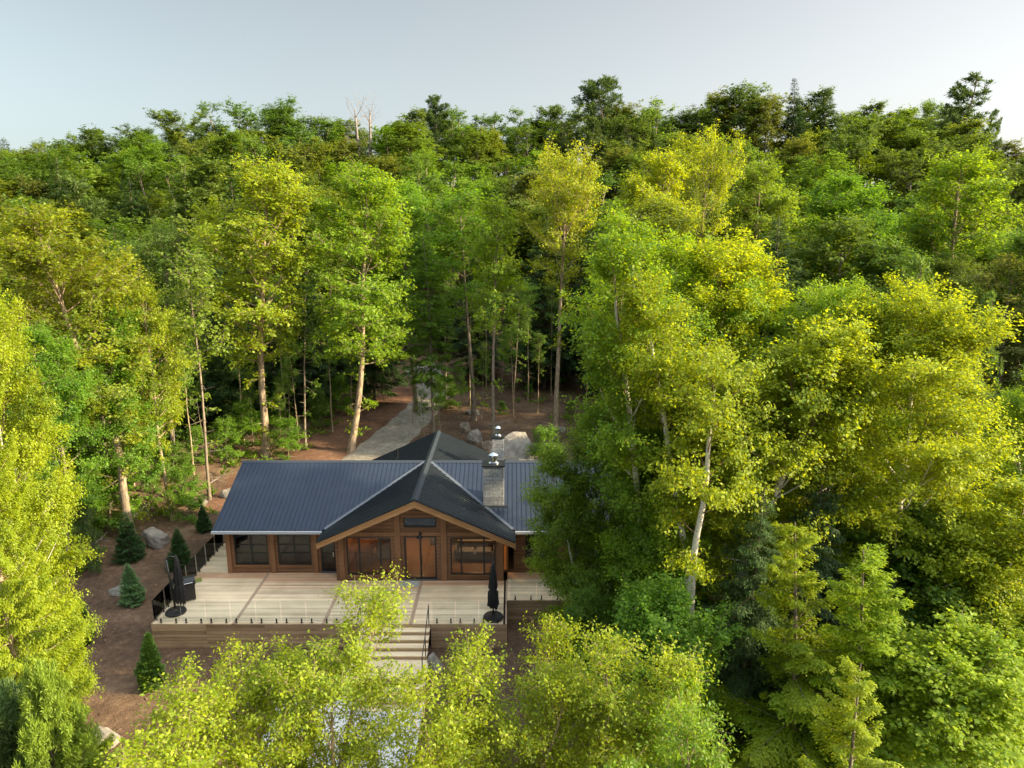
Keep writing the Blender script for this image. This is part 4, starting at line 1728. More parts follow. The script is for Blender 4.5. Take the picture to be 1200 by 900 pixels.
#TREES#
# ------------------------------------------------------------------ tree kinds
# far hillside kinds
HB = [broadleaf('hill_round', 101, 17, .26, 4.2, 'round', 34, 6, 4, 25, (.27, .19), .42, 1.0, twigs=False, lm='leaf_oak', patch=.14, outw=.8, nz=.42),
      broadleaf('hill_oval', 102, 18, .28, 3.7, 'oval', 34, 6, 4, 25, (.27, .19), .42, 1.0, twigs=False, lm='leaf_oak', patch=.14, outw=.8, nz=.42),
      broadleaf('hill_vase', 103, 18, .34, 4.5, 'vase', 32, 6, 4, 25, (.27, .19), .42, 1.05, twigs=False, lm='leaf_maple', patch=.14, outw=.8, nz=.42),
      broadleaf('hill_maple', 104, 17, .24, 4.4, 'round', 34, 6, 4, 25, (.27, .19), .42, .95, twigs=False, lm='leaf_maple', patch=.14, outw=.8, nz=.42, stems=2),
      broadleaf('hill_open', 105, 19, .38, 4.3, 'vase', 26, 6, 4, 25, (.27, .19), .42, 1.0, twigs=True, lm='leaf_oak', patch=.14, outw=.8, nz=.42, wm='bark', trunk_r=.22),
      broadleaf('hill_forked', 106, 18, .33, 4.6, 'round', 28, 6, 4, 25, (.27, .19), .42, 1.0, twigs=True, lm='leaf_maple', patch=.14, outw=.8, nz=.42, stems=3, wm='bark', trunk_r=.2)]
HC = [conifer('hill_hemlock', 111, 18, .12, 3.4, .75, .55, 6, .16, .06, .1, .36, 42, (.5, .17), lm='leaf_hemlock', thick=.1),
      conifer('hill_spruce', 112, 19, .1, 2.9, .85, .5, 6, .20, .14, .12, .32, 44, (.46, .15), lm='leaf_spruce', thick=.08)]
HP = tufty('hill_pine', 113, 20, .38, 3.6, 'oval', 1.15, 5, 12, 20, .5, .24)
UMB = tufty('skyline_pine', 114, 20, .62, 4.6, 'round', .75, 5, 14, 20, .5, .24, upl=.2, gap=.05)
LPINE = tufty('ragged_pine', 115, 22, .3, 4.8, 'bushy', 1.5, 4, 14, 24, .52, .26, upl=.45, gap=.18)
DEAD = bare_tree('bare_snag', 116, 17, .4, 4.6, 18, 5, .42)
# middle distance kinds
MBK = [broadleaf('maple', 121, 19, .3, 4.0, 'oval', 40, 8, 5, 28, (.175, .13), .55, .9, lm='leaf_maple', patch=.16, flatn=.9),
       broadleaf('ash', 122, 20, .34, 3.8, 'round', 38, 8, 5, 28, (.165, .115), .55, .9, lm='leaf_oak', patch=.1),
       broadleaf('beech', 123, 18, .18, 4.2, 'oval', 44, 8, 5, 28, (.165, .115), .5, .9, lm='leaf_maple', patch=.16, flatn=1.0),
       broadleaf('oak', 124, 19, .25, 4.4, 'round', 42, 8, 5, 28, (.165, .115), .58, .9, lm='leaf_oak', patch=.12, stems=2)]
TALL = [broadleaf('tall_ash', 131, 22, .60, 4.1, 'vase', 24, 7, 5, 22, (.17, .115), .5, .85, lm='leaf_birch', patch=.16, wm='bark_tan', trunk_r=.24, stubs=10, up=(.55, 1.1), stems=1, wander=.12, tw=.012),
        broadleaf('tall_maple', 132, 20, .5, 2.9, 'oval', 28, 7, 5, 13, (.20, .15), .5, .85, lm='leaf_maple', patch=.16, wm='bark', trunk_r=.18, tw=.015, stubs=14, up=(.1, 1.0), flatn=1.0),
        broadleaf('tall_birch', 133, 22, .36, 4.0, 'round', 44, 8, 5, 20, (.2, .13), .52, .9, lm='leaf_birch', patch=.16, wm='bark_tan', trunk_r=.27, stubs=9, up=(.2, 1.1), droop=.02),
        broadleaf('tall_lime', 134, 22, .34, 3.8, 'oval', 42, 8, 5, 20, (.2, .13), .52, .9, lm='leaf_birch', patch=.16, wm='bark_tan', trunk_r=.24, stubs=9, up=(.2, 1.1), droop=.03)]
HEM = conifer('hemlock', 141, 17, .10, 3.3, .72, .42, 6, .15, .06, .08, .36, 85, (.30, .10), lm='leaf_hemlock', thick=.07)
HEM2 = conifer('tiered_hemlock', 142, 17, .30, 3.0, .8, .6, 6, .10, .08, .05, .34, 95, (.30, .11), lm='leaf_maple', thick=.05, wm='bark', trunk_r=.15)
POLE = broadleaf('pole_tree', 151, 14, .55, 1.6, 'oval', 14, 5, 4, 12, (.18, .13), .5, .8, lm='leaf_maple', wm='bark', trunk_r=.10, tw=.02, stubs=9, patch=.16, flatn=1.0)
POLE2 = broadleaf('pale_pole', 155, 15, .66, 1.7, 'oval', 12, 5, 4, 12, (.18, .13), .5, .8, lm='leaf_maple', wm='bark_tan', trunk_r=.11, tw=.02, stubs=12, patch=.16, flatn=1.0)
SAP = broadleaf('sapling', 152, 5, .10, 1.5, 'bushy', 20, 6, 4, 15, (.15, .11), .5, .6, lm='leaf_maple', wm='bark', trunk_r=.04, patch=.16, flatn=1.0)
PSAP = tufty('pine_sapling', 153, 4.5, .12, 1.3, 'oval', .5, 5, 8, 26, .20, .05)
SHRUB = broadleaf('shrub', 154, 2.2, .05, 1.3, 'bushy', 14, 5, 4, 14, (.12, .09), .55, .5, lm='leaf_maple', wm='bark_dark', trunk_r=.03, stems=3, stem_div=.5)
# close kinds
BA = broadleaf('birch_a', 201, 20, .22, 4.3, 'round', 52, 8, 6, 66, (.12, .082), .5, .85, lm='leaf_birch', wm='bark_birch', trunk_r=.21, stems=3, stem_div=.20, up=(.25, 1.15), droop=.03, patch=.18)
BB = broadleaf('birch_b', 202, 19, .32, 4.6, 'round', 52, 8, 6, 66, (.12, .082), .5, .85, lm='leaf_birch', wm='bark_birch', trunk_r=.22, stems=2, stem_div=.18, up=(.2, 1.1), droop=.03, patch=.18)
BC = broadleaf('birch_c', 203, 19, .16, 4.5, 'round', 54, 8, 6, 66, (.115, .08), .5, .85, lm='leaf_birch', wm='bark_birch', trunk_r=.19, up=(.2, 1.05), droop=.03, patch=.18)
BD = broadleaf('forked_birch', 212, 18, .52, 3.6, 'round', 34, 8, 6, 60, (.115, .08), .5, .85, lm='leaf_birch', wm='bark_birch', trunk_r=.22, stems=3, stem_div=.24, up=(.2, 1.1), droop=.03, patch=.18, stubs=5)
LB = broadleaf('low_birch', 211, 12, .06, 3.4, 'bushy', 56, 8, 6, 60, (.11, .076), .5, .8, lm='leaf_birch', wm='bark_birch', trunk_r=.12, stems=2, stem_div=.2, up=(.05, 1.1), droop=.04, patch=.14)
YB1 = broadleaf('young_birch_a', 204, 11, .18, 4.2, 'round', 42, 8, 6, 34, (.11, .068), .5, .75, lm='leaf_birch', wm='bark_tan', trunk_r=.13, stems=3, stem_div=.35, up=(.3, 1.15), droop=.01, patch=.16)
YB2 = broadleaf('young_birch_b', 205, 10, .14, 2.6, 'oval', 34, 8, 6, 34, (.10, .064), .5, .72, lm='leaf_birch', wm='bark_tan', trunk_r=.10, stems=3, stem_div=.3, up=(.4, 1.2), droop=.02, patch=.16)
CED = conifer('cedar', 206, 18, .04, 3.2, .62, .40, 6, .10, .22, .2, .34, 620, (.105, .05), lm='leaf_cedar', thick=.055, hang=.4, jit=.36, gap=.15, spn=22, wm='bark_tan', trunk_r=.2)
CED2 = conifer('tall_cedar', 207, 12, .05, 2.3, .52, .44, 5, .20, .16, .45, .36, 620, (.095, .045), lm='leaf_cedar', thick=.045, hang=.45, jit=.5, spn=22, wm='bark', trunk_r=.13, gap=.22)
NHEM = conifer('near_hemlock', 208, 13, .05, 2.9, .75, .36, 6, .18, .05, .1, .38, 480, (.11, .04), lm='leaf_hemlock', thick=.045, hang=.4, jit=.3, gap=.1, spn=22)
NMAP = broadleaf('near_maple', 209, 8, .12, 3.0, 'bushy', 40, 8, 7, 36, (.115, .095), .5, .65, lm='leaf_maple', wm='bark', trunk_r=.1, flatn=1.1, patch=.1)
NPIN = tufty('near_pine', 210, 8, .15, 2.6, 'bushy', .45, 6, 18, 120, .16, .07)
XMAS = [conifer('garden_spruce', 221, 2.6, .03, .78, .8, .13, 9, .02, .02, .35, .5, 260, (.11, .035), lm='leaf_spruce', thick=.03, hang=.1, trunk_r=.04, bare=.3),
        conifer('garden_cedar', 222, 3.0, .02, .80, .62, .12, 10, .0, .05, .75, .5, 300, (.11, .045), lm='leaf_hemlock', thick=.04, hang=.05, trunk_r=.04, bare=.35)]

# ------------------------------------------------------------------ trees one can name
YEL, LIME, MID, DEEP, OLV = (1.36, 1.25, .72), (.98, 1.14, .8), (.86, .96, 1), (.70, .78, .95), (1.1, .98, .9)
# right hand group beside the deck
hero(BA, 765, 27.5, 258, 'tall many stemmed white birch beside the right end of the lodge roof', 'birch_tree', sx=1.0, face=3.0, tint=LIME)
hero(BB, 895, 26.0, 288, 'white birch with a forked pale trunk, in the middle of the right hand clump', 'birch_tree', sx=1.1, face=.3, tint=YEL)
hero(BD, 868, 24.3, 325, 'birch with three bare white trunks forking low, in front of the tall green birches', 'birch_tree', sx=.95, face=.1, tint=YEL)
hero(BC, 1085, 25.0, 338, 'broad yellow green birch with one straight white trunk at the right edge', 'birch_tree', sx=1.08, rz=1.0, tint=YEL)
hero(BB, 1235, 28.5, 420, 'birch cut off by the right picture edge, behind the maple', 'birch_tree', sx=.9, rz=4.2, tint=LIME)
hero(LB, 684, 28.5, 490, 'low dark green birch whose branches hide the right wing of the lodge', 'birch_tree', sx=.80, face=2.6, tint=MID)
hero(BA, 842, 29.5, 300, 'tall green birch between the two tallest white birches', 'birch_tree', sx=.95, face=.5, tint=LIME)
hero(BC, 985, 27.5, 335, 'yellow green birch between the forked trunk and the straight white trunk', 'birch_tree', sx=.95, rz=3.9, tint=LIME)
hero(LB, 770, 26.5, 520, 'leafy low birch growing at the foot of the tall many stemmed birch', 'birch_tree', sx=1.0, rz=1.9, tint=LIME)
hero(LB, 1165, 23.0, 560, 'leafy low birch under the right edge birches', 'birch_tree', sx=1.1, rz=4.9, tint=YEL)
hero(NHEM, 890, 22.5, 585, 'dark drooping hemlock under the white birches', 'hemlock_tree', sx=1.1, tint=MID)
hero(NHEM, 960, 23.5, 560, 'dark hemlock behind the bright cedars, right of the drooping hemlock', 'hemlock_tree', sx=1.1, tint=DEEP)
hero(CED2, 1025, 19.0, 645, 'bright yellow green cedar with a pointed top at the lower right', 'cedar_tree', tint=(1.22, 1.26, .75), sx=1.5)
hero(CED2, 945, 20.0, 625, 'green cedar with hanging sprays, left of the pointed yellow green cedar', 'cedar_tree', tint=YEL, sx=1.25)
hero(CED2, 1010, 15.0, 795, 'small cedar top at the bottom edge, below the pointed yellow green cedar', 'cedar_tree', tint=YEL, sx=1.2)
hero(NMAP, 1130, 18.0, 745, 'bright green maple in the lower right corner', 'maple_tree', tint=(1.7, 1.45, .8), sx=1.15)
hero(NMAP, 1200, 21.0, 720, 'maple at the lower right picture edge, behind the bright green maple', 'maple_tree', tint=YEL)
hero(NMAP, 775, 21.0, 690, 'green maple below the birches, behind the yellow young birch', 'maple_tree', tint=LIME, sx=.9)
hero(NMAP, 690, 25.0, 690, 'leafy green maple at the right end of the deck', 'maple_tree', tint=MID, sx=.62)
# trees along the bottom
hero(YB1, 362, 17.0, 706, 'spreading yellow green young birch in front of the deck, the widest along the bottom', 'birch_tree', rz=.5, tint=YEL, sx=.9)
hero(YB2, 566, 16.5, 762, 'yellow green young birch between the deck stairs and the right parasol', 'birch_tree', rz=1.2, tint=YEL, sx=.95)
hero(YB2, 715, 17.0, 738, 'yellow young birch at the bottom, below the right end of the deck', 'birch_tree', rz=3.4, tint=YEL, sx=.92)
hero(YB2, 235, 15.0, 800, 'low young birch at the bottom edge, left of the widest birch', 'birch_tree', rz=2.0, tint=YEL, sx=1.0)
hero(YB2, 790, 14.5, 830, 'low green young birch at the bottom edge, right of the yellow one', 'birch_tree', rz=5.0, tint=LIME, sx=.9)
# left hand edge
hero(CED, -48, 18.0, 400, 'tall yellow green cedar with feathery boughs cut off by the left picture edge', 'cedar_tree', tint=YEL, sx=.66)
hero(BC, -24, 21.5, 360, 'leafy yellow green birch at the left edge, rising behind the tall cedar', 'birch_tree', tint=YEL, sx=.62, rz=.9)
hero(LB, -2, 23.5, 520, 'low leafy birch at the left edge beside the planted evergreens', 'birch_tree', tint=YEL, sx=.62, rz=2.4)
hero(NPIN, 48, 15.0, 790, 'soft needled young pine in the lower left corner', 'pine_tree', tint=(2.0, 1.9, .9), sx=.5)
hero(NPIN, 0, 15.5, 820, 'young pine at the bottom left picture edge, mostly behind the cedar', 'pine_tree', tint=MID, sx=.9)
hero(TALL[2], 60, 40.0, 240, 'bushy yellow green birch high on the left with tan branches', 'birch_tree', tint=(1.15, 1.02, .8), sx=1.15)
hero(MBK[2], 118, 41.0, 355, 'leafy beech with layered green boughs at the left forest edge', 'beech_tree', tint=LIME, sx=.95)
hero(MBK[0], 50, 36.0, 385, 'maple with layered boughs behind the left edge cedar', 'maple_tree', tint=LIME, sx=.85)
hero(TALL[3], 168, 43.0, 330, 'slender tree with one straight pale trunk left of the leaning trunk', 'tall_tree', tint=YEL, sx=.75)
p = at(246, 590, 46.0)
lean_t = plant(POLE, p.x, 46.0, 17.5, rz=2.0, label='leaning pale trunk with a thin crown behind the left roof corner', name='leaning_tree', cat='tree', tint=OLV, sx=1.0, tilt=(0, -.16))
PLACED.append((p.x, 46, 2))
hero(MBK[2], 95, 44.0, 300, 'rounded tree with orange tinted leaves on the left', 'broadleaf_tree', tint=(1.6, 1.0, .7), sx=.95)
hero(MBK[1], 185, 52.0, 262, 'green ash behind the orange tinted tree', 'ash_tree', tint=MID, sx=.9)
# just behind the house
hero(TALL[2], 303, 53.0, 190, 'tall yellow green tree on a thick tan trunk behind the left wing', 'tall_tree', tint=YEL, sx=1.22, rz=1.3)
hero(TALL[3], 400, 55.5, 195, 'tall green tree on a slightly leaning pale trunk left of the driveway', 'tall_tree', tint=LIME, sx=1.2, rz=.3, tilt=(0, .07))
hero(POLE, 352, 56.0, 330, 'thin dark trunk between the two tall trees behind the roof', 'pole_tree', tint=MID, sx=1.0)
hero(TALL[0], 662, 57.5, 170, 'tallest bare trunk with a small yellow crown, right of the chimneys', 'tall_tree', tint=(1.4, 1.22, .7), sx=1.0, rz=.6)
hero(TALL[1], 580, 58.5, 232, 'slim trunk with tiered green crown behind the front chimney', 'tall_tree', tint=YEL, sx=.92, rz=2.0)
hero(TALL[1], 540, 64.0, 222, 'green maple on a dark trunk at the right side of the driveway', 'maple_tree', tint=LIME, sx=1.2, rz=4.0)
hero(MBK[0], 470, 66.0, 215, 'dense bright green maple above the driveway', 'maple_tree', tint=LIME, sx=.95)
hero(HEM2, 500, 60.0, 285, 'tiered hemlock standing at the end of the driveway', 'hemlock_tree', tint=(.7, .8, .9), sx=.95)
hero(POLE, 607, 68.0, 330, 'thin pole tree in the dark gap left of the tallest bare trunk', 'pole_tree', tint=MID, sx=.9)
hero(HEM, 640, 76.0, 262, 'big dark hemlock filling the gap behind the tallest bare trunk', 'hemlock_tree', tint=MID, sx=1.25)
hero(HEM, 560, 78.0, 290, 'dark hemlock behind the slim tiered tree', 'hemlock_tree', tint=DEEP, sx=1.15)
hero(HEM, 430, 70.0, 300, 'dark hemlock at the left side of the driveway', 'hemlock_tree', tint=MID, sx=1.15)
hero(HEM, 350, 66.0, 300, 'dark hemlock behind the two tall trees', 'hemlock_tree', tint=DEEP, sx=1.2)
hero(HEM, 250, 62.0, 310, 'dark hemlock behind the leaning trunk', 'hemlock_tree', tint=MID, sx=1.2)
hero(HEM, 710, 72.0, 330, 'dark hemlock just left of the tall white birch', 'hemlock_tree', tint=DEEP, sx=1.1)
hero(TALL[2], 770, 62.0, 178, 'spreading yellow green tree rising behind the tall white birch', 'tall_tree', tint=YEL, sx=.95, rz=2.8)
hero(TALL[0], 830, 66.0, 150, 'tall pale trunk with yellow crown behind the forked birch', 'tall_tree', tint=YEL, sx=.85, rz=2.1)
hero(TALL[3], 895, 70.0, 190, 'pale forked trunk with open green crown on the right hillside foot', 'tall_tree', tint=MID, sx=1.0, rz=3.3)
hero(MBK[0], 1000, 72.0, 205, 'wide bright green maple behind the right hand birches', 'maple_tree', tint=LIME, sx=1.2)
hero(TALL[3], 1135, 72.0, 178, 'big open crowned tree on a pale trunk at the upper right', 'tall_tree', tint=LIME, sx=1.3, rz=1.9)
hero(MBK[2], 1200, 56.0, 270, 'dark green tree at the right edge above the birch', 'broadleaf_tree', tint=MID, sx=1.0)
hero(HEM, 940, 76.0, 300, 'dark hemlock between the open crowned trees on the right', 'hemlock_tree', tint=DEEP, sx=1.1)
hero(HEM, 1060, 74.0, 290, 'dark hemlock behind the young pine on the right', 'hemlock_tree', tint=DEEP, sx=1.1)
p = at(1072, 305, 40.0)
hero(LPINE, 1072, 40.0, 305, 'pale green pine top poking up above the right hand birches', 'pine_tree', tint=(1.3, 1.35, 1.1), sx=.75, rz=.5)
hero(LPINE, 1160, 42.0, 345, 'pale young pine beside the pine top at the right', 'pine_tree', tint=(1.2, 1.3, 1.1), sx=.6, rz=2.5)

# planted evergreens on the mulch left of the deck
for k, u, vb, vt, Y, lab, tn in [(1, 178, 803, 745, 26.2, 'dense green planted cedar right in front of the left deck corner', (1.5, 1.7, 1.1)),
                                 (1, 98, 754, 702, 29.2, 'dense green planted cedar in the mulch beside the left edge cedar', (1.35, 1.55, 1.1)),
                                 (0, 156, 706, 662, 32.8, 'blue green planted spruce beside the flat pale boulder', (2.7, 2.5, 3.1)),
                                 (0, 152, 652, 603, 37.5, 'dark planted spruce with a thin top near the angular boulder', (.9, 1, 1)),
                                 (0, 240, 623, 592, 41.3, 'dark planted spruce at the left roof corner', (.8, .95, .9)),
                                 (0, 212, 664, 620, 36.5, 'dark planted spruce behind the left parasol', (1, 1.1, 1))]:
    T = XMAS[k]
    p, q = at(u, vb, Y), at(u, vt, Y)
    hh = q.z - g(p.x, Y)
    plant(T, p.x, Y, hh, label=lab, name='planted_spruce' if k == 0 else 'planted_cedar', cat='shrub', group='evergreens planted on the mulch', sx=1.05 if k else 1.0, tint=tn)
    PLACED.append((p.x, Y, 1.5))
hero(PSAP, 100, 35.5, 600, 'dark young pine at the forest edge beside the bollard light', 'pine_sapling', tint=MID, sx=.55)
hero(PSAP, 90, 36.0, 560, 'taller dark young pine behind the bollard light', 'pine_sapling', tint=MID, sx=.5)
hero(SAP, 214, 43.0, 545, 'bright green sapling in front of the leaning trunk', 'sapling', tint=LIME, sx=1.0)
hero(SAP, 176, 45.0, 560, 'green sapling beside the straight pale trunk', 'sapling', tint=MID)
hero(SAP, 60, 37.0, 590, 'green sapling under the layered maple boughs', 'sapling', tint=MID, sx=1.2)
hero(SAP, 125, 41.0, 540, 'leafy sapling under the beech', 'sapling', tint=LIME, sx=1.2)
hero(SAP, 640, 50.0, 500, 'green sapling beside the largest boulder', 'sapling', tint=LIME, sx=1.0)
for i, (u, Y, vt) in enumerate([(494, 57, 455), (513, 56.5, 440), (538, 60, 420), (541, 66, 440), (566, 64, 400), (410, 66, 400), (335, 60, 420), (290, 57, 430), (325, 56.5, 440), (437, 75, 380), (590, 72, 390), (620, 78, 380), (142, 46, 480), (196, 50, 430), (225, 55, 420)]):
    hero(POLE, u, Y, vt, 'slim pole tree with a small crown at the forest edge behind the lodge', 'pole_tree', group='slim pole trees behind the lodge', tint=RND.choice([MID, LIME, DEEP]), sx=RND.uniform(.7, 1.1), clear=1.0)

# undergrowth along the forest edge
us = np.random.RandomState(8)
n_ = 0
while n_ < 70:
    left = us.rand() < .62
    x, Y = (us.uniform(-44, -22.5), us.uniform(33, 62)) if left else (us.uniform(9, 34), us.uniform(33, 62))
    if left and (x > -26 and Y < 41):
        continue
    if any((x - a) ** 2 + (Y - b) ** 2 < 2.2 for a, b, c in PLACED):
        continue
    n_ += 1
    big = us.rand() < .55
    plant(SAP if big else SHRUB, x, Y, us.uniform(3.5, 7.5) if big else us.uniform(1.2, 2.6), label='leafy green %s in the undergrowth at the %s forest edge' % ('sapling' if big else 'bush', 'left' if left else 'right'),
          cat='sapling' if big else 'bush', name='sapling' if big else 'shrub', group='undergrowth saplings' if big else 'undergrowth bushes', sx=us.uniform(.9, 1.4), tint=[MID, LIME, DEEP][us.randint(3)])
    if big:
        PLACED.append((x, Y, .5))

for u, Y, vt, k in [(195, 60, 380, 'h'), (285, 63, 370, 'h'), (325, 68, 360, 'h'), (390, 74, 350, 'h'), (150, 56, 400, 'h'), (225, 66, 330, 'h'), (605, 84, 330, 'h'), (680, 80, 330, 'h'), (745, 66, 380, 'h'), (525, 86, 320, 'h'), (462, 84, 330, 'h')]:
    hero(HEM, u, Y, vt, 'dark young hemlock in the shade at the forest edge behind the lodge', 'hemlock_tree', cat='hemlock', group='shaded hemlocks behind the lodge', tint=RND.choice([MID, DEEP]), sx=1.35)
for u, Y, vt in [(120, 45, 430), (142, 48, 400), (210, 50, 390), (232, 57, 370), (276, 58, 360), (322, 62, 340), (338, 58, 400), (384, 61, 380), (420, 72, 330), (447, 69, 360), (520, 70, 330), (553, 69, 340), (570, 73, 320), (598, 65, 380), (618, 70, 330), (632, 66, 390), (648, 73, 330), (690, 64, 400), (484, 63, 420), (88, 42, 470)]:
    hero(POLE2, u, Y, vt, 'thin pale trunk with a small high crown against the dark wood behind the lodge', 'pole_tree', group='thin pale trunks behind the lodge', tint=RND.choice([MID, LIME]), sx=RND.uniform(.7, 1.0), clear=.8)
for u, Y, vt in [(200, 49, 520), (228, 52, 500), (262, 53, 490), (284, 57, 470), (318, 60, 465), (335, 54.5, 490), (372, 62, 455), (396, 66, 440), (150, 47, 540), (180, 53, 500), (588, 66, 470), (620, 72, 450), (668, 66, 470), (520, 68, 440)]:
    hero(SAP, u, Y, vt, 'leafy green sapling among the trunks at the forest edge behind the lodge', 'sapling', cat='sapling', group='saplings behind the lodge', tint=RND.choice([MID, LIME, LIME]), sx=RND.uniform(.9, 1.4), clear=.6)
for u, Y, vt, k in [(820, 33, 520, HEM), (905, 31, 520, HEM), (990, 30, 510, HEM), (1070, 30, 530, HEM), (1150, 29, 520, HEM), (760, 35, 560, MBK[2]), (1110, 24, 600, NMAP), (1180, 25, 600, NMAP), (860, 38, 430, MBK[3]), (1010, 38, 430, MBK[1]), (1180, 36, 420, MBK[3])]:
    hero(k, u, Y, vt, {id(HEM): 'dark hemlock in the shade behind the right hand birches', id(NMAP): 'leafy maple filling the shade below the right edge birch'}.get(id(k), 'leafy green tree behind the right hand birches'), 'hemlock_tree' if k is HEM else 'maple_tree' if k is NMAP else 'broadleaf_tree', group='trees filling the right hand clump', tint=RND.choice([MID, DEEP]), sx=1.25)

# ------------------------------------------------------------------ skyline trees
SKY = [(8, 165, 'c'), (35, 168, 'b'), (75, 158, 'b'), (105, 148, 'b'), (135, 152, 'b'), (160, 150, 'o'), (190, 160, 'c'), (217, 128, 'o'), (245, 146, 'b'), (272, 118, 'b'),
       (305, 140, 'b'), (342, 117, 'v'), (368, 138, 'b'), (398, 140, 'b'), (455, 150, 'b'), (470, 132, 'b'), (511, 112, 'p'), (540, 128, 'b'), (566, 148, 'b'), (596, 128, 'b'), (628, 128, 'c'), (650, 140, 'b'), (664, 120, 'o'),
       (735, 122, 'b'), (762, 118, 'b'), (790, 135, 'b'), (820, 128, 'b'), (848, 108, 'b'), (876, 100, 'b'), (905, 112, 'b'), (937, 95, 'c'), (965, 110, 'c'), (1002, 122, 'b'), (1030, 132, 'b'), (1055, 125, 'b'), (1085, 120, 'v'), (1112, 140, 'b'), (1185, 165, 'b')]
kinds_b = ['round', 'oval', 'vase', 'maple', 'open', 'forked']
FILL = []      # x, y, height, mesh index, tint index, is conifer


def skyv(u):
    a = sorted((s[0], s[1]) for s in SKY)
    return float(np.interp(u, [q[0] for q in a], [q[1] for q in a]))


for (u, vt, k) in SKY:
    Y = 138 + RND.uniform(-6, 8)
    p = at(u, vt, Y)
    FILL.append((p.x, Y, p.z - g(p.x, Y), k, True))
    PLACED.append((p.x, Y, 3.5))
hero(DEAD, 424, 135, 107, 'bare grey dead tree standing up on the skyline', 'dead_tree')
hero(UMB, 703, 134, 92, 'flat topped pine rising above the skyline, right of the middle', 'pine_tree', tint=DEEP, sx=1.35)
hero(LPINE, 1135, 125, 91, 'large ragged pine on the skyline at the upper right', 'pine_tree', tint=DEEP, sx=1.4, rz=.7)
hero(LPINE, 1165, 128, 128, 'lower ragged pine on the skyline right of the large one', 'pine_tree', tint=DEEP, sx=.8, rz=2.0)

for i in range(46):
    u = -20 + 1240 * (i + .5) / 46 + RND.uniform(-9, 9)
    Y = 150 + RND.uniform(-4, 8)
    p = at(u, skyv(u) + RND.uniform(8, 20), Y)
    FILL.append((p.x, Y, p.z - g(p.x, Y), 'b', True))

# the rest of the wood: one tree per free spot
rs = np.random.RandomState(21)
tries = 0
while tries < 6000:
    tries += 1
    Y = 44 + 94 * rs.rand() ** .8
    x = rs.uniform(-1, 1) * (.74 * Y + 8)
    if Y < 80 and -16.5 < x < 9.5:
        continue
    if Y < 52 and -22 < x < 12:
        continue
    if Y > 76 and abs(x + 10) < 2.0 and Y < 84:
        continue
    u0, _ = to_uv(x, Y, 12)
    md = 4.7 if Y < 80 else 5.2 + (Y - 80) * .012
    if any((x - a) ** 2 + (Y - b) ** 2 < (max(md, c)) ** 2 for a, b, c in PLACED):
        continue
    hgt = rs.uniform(12, 20.5)
    gz_ = g(x, Y)
    u_, v_ = to_uv(x, Y, gz_ + hgt)
    lim = skyv(u_) + 12 + max(0, (110 - Y) * .5)
    if v_ < lim:
        top = at(u_, lim, Y).z
        hgt = top - gz_
        if hgt < 9:
            continue
    PLACED.append((x, Y, 0))
    FILL.append((x, Y, hgt, 'b' if rs.rand() < .87 else ('c' if rs.rand() < .85 else 'p'), False))

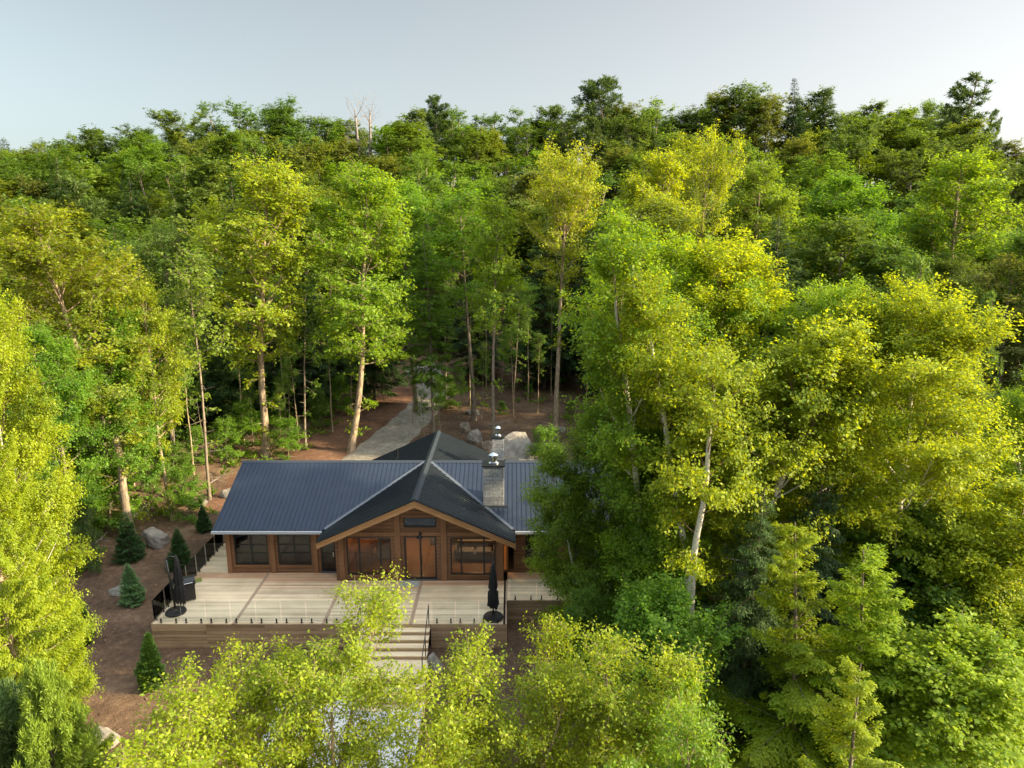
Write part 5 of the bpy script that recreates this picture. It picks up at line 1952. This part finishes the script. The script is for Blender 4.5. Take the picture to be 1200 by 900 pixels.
TINTS = [('dark green', (.72, .82, .92)), ('mid green', (.95, .98, .95)), ('bright green', (1.08, 1.15, .9)), ('yellow green', (1.28, 1.15, .8)), ('olive', (1.15, .95, .95))]
ORD = ['first', 'second', 'third', 'fourth', 'fifth', 'sixth', 'seventh', 'eighth', 'ninth', 'tenth', 'eleventh', 'twelfth', 'thirteenth', 'fourteenth', 'fifteenth', 'sixteenth']
recs = []
for x, Y, hgt, k, sk in FILL:
    u, v = to_uv(x, Y, g(x, Y) + hgt * .8)
    ti = rs.choice(5, p=[.2, .33, .22, .13, .12]) if not sk else rs.choice(5, p=[.38, .4, .1, .02, .1])
    if k == 'b':
        mi = rs.randint(0, 6) if not sk else [0, 1, 3, 0, 5, 1][rs.randint(0, 6)]
        form, name, cat = ['round crowned broadleaf', 'oval crowned broadleaf', 'fan shaped broadleaf', 'twin stemmed maple', 'open crowned broadleaf', 'forked maple'][mi], 'broadleaf_tree', 'tree'
        T = HB[mi] if Y > 66 else MBK[mi % 4]
        if Y <= 66:
            form = ['layered maple', 'green ash', 'leafy beech', 'twin stemmed oak'][mi % 4]
    elif k == 'o':
        T, form, name, cat = HB[4], 'open crowned broadleaf', 'broadleaf_tree', 'tree'
    elif k == 'v':
        T, form, name, cat = HB[2], 'fan shaped broadleaf', 'broadleaf_tree', 'tree'
    elif k == 'p':
        T, form, name, cat = HP, 'pine', 'pine_tree', 'pine'
    else:
        ci = rs.randint(0, 2)
        T = HC[ci] if Y > 66 else HEM
        form = ['hemlock', 'spruce'][ci] if Y > 66 else 'hemlock'
        name, cat, ti = form + '_tree', form, min(ti, 2)
    if sk:
        band = 'on the skyline'
    else:
        band = ('at the forest edge' if Y < 66 else 'at the foot of the hill' if Y < 84 else 'low on the hillside' if Y < 100 else 'halfway up the hillside' if Y < 116 else 'high on the hillside')
    recs.append([u, x, Y, hgt, T, form, name, cat, ti, band])
groups = {}
for q in recs:
    groups.setdefault((q[8], q[5], q[9]), []).append(q)
for (ti, form, band), qs in groups.items():
    qs.sort(key=lambda q: q[0])
    for i, (u, x, Y, hgt, T, _, name, cat, _, _) in enumerate(qs):
        side = 'only ' if len(qs) == 1 else ('leftmost ' if i == 0 else 'rightmost ' if i == len(qs) - 1 else '')
        tail = '' if side else ', %s from the left' % ORD[min(i, 15)]
        lab = '%s%s %s%s %s%s' % (side, TINTS[ti][0], form, '' if form in ('hemlock', 'spruce', 'pine') or 'maple' in form or 'oak' in form or 'ash' in form or 'beech' in form else ' tree', band, tail)
        tn = TINTS[ti][1]
        f = 1 + rs.normal(0, .06)
        plant(T, x, Y, hgt, label=lab, name=name, cat=cat, group='%s trees of the wooded hill' % ('evergreen' if cat != 'tree' else 'broadleaf'),
              sx=rs.uniform(1.2, 1.55) * (17.5 / max(hgt, 11)) ** .5, tint=tuple(c * f * .88 for c in tn), rz=rs.rand() * 6.28)
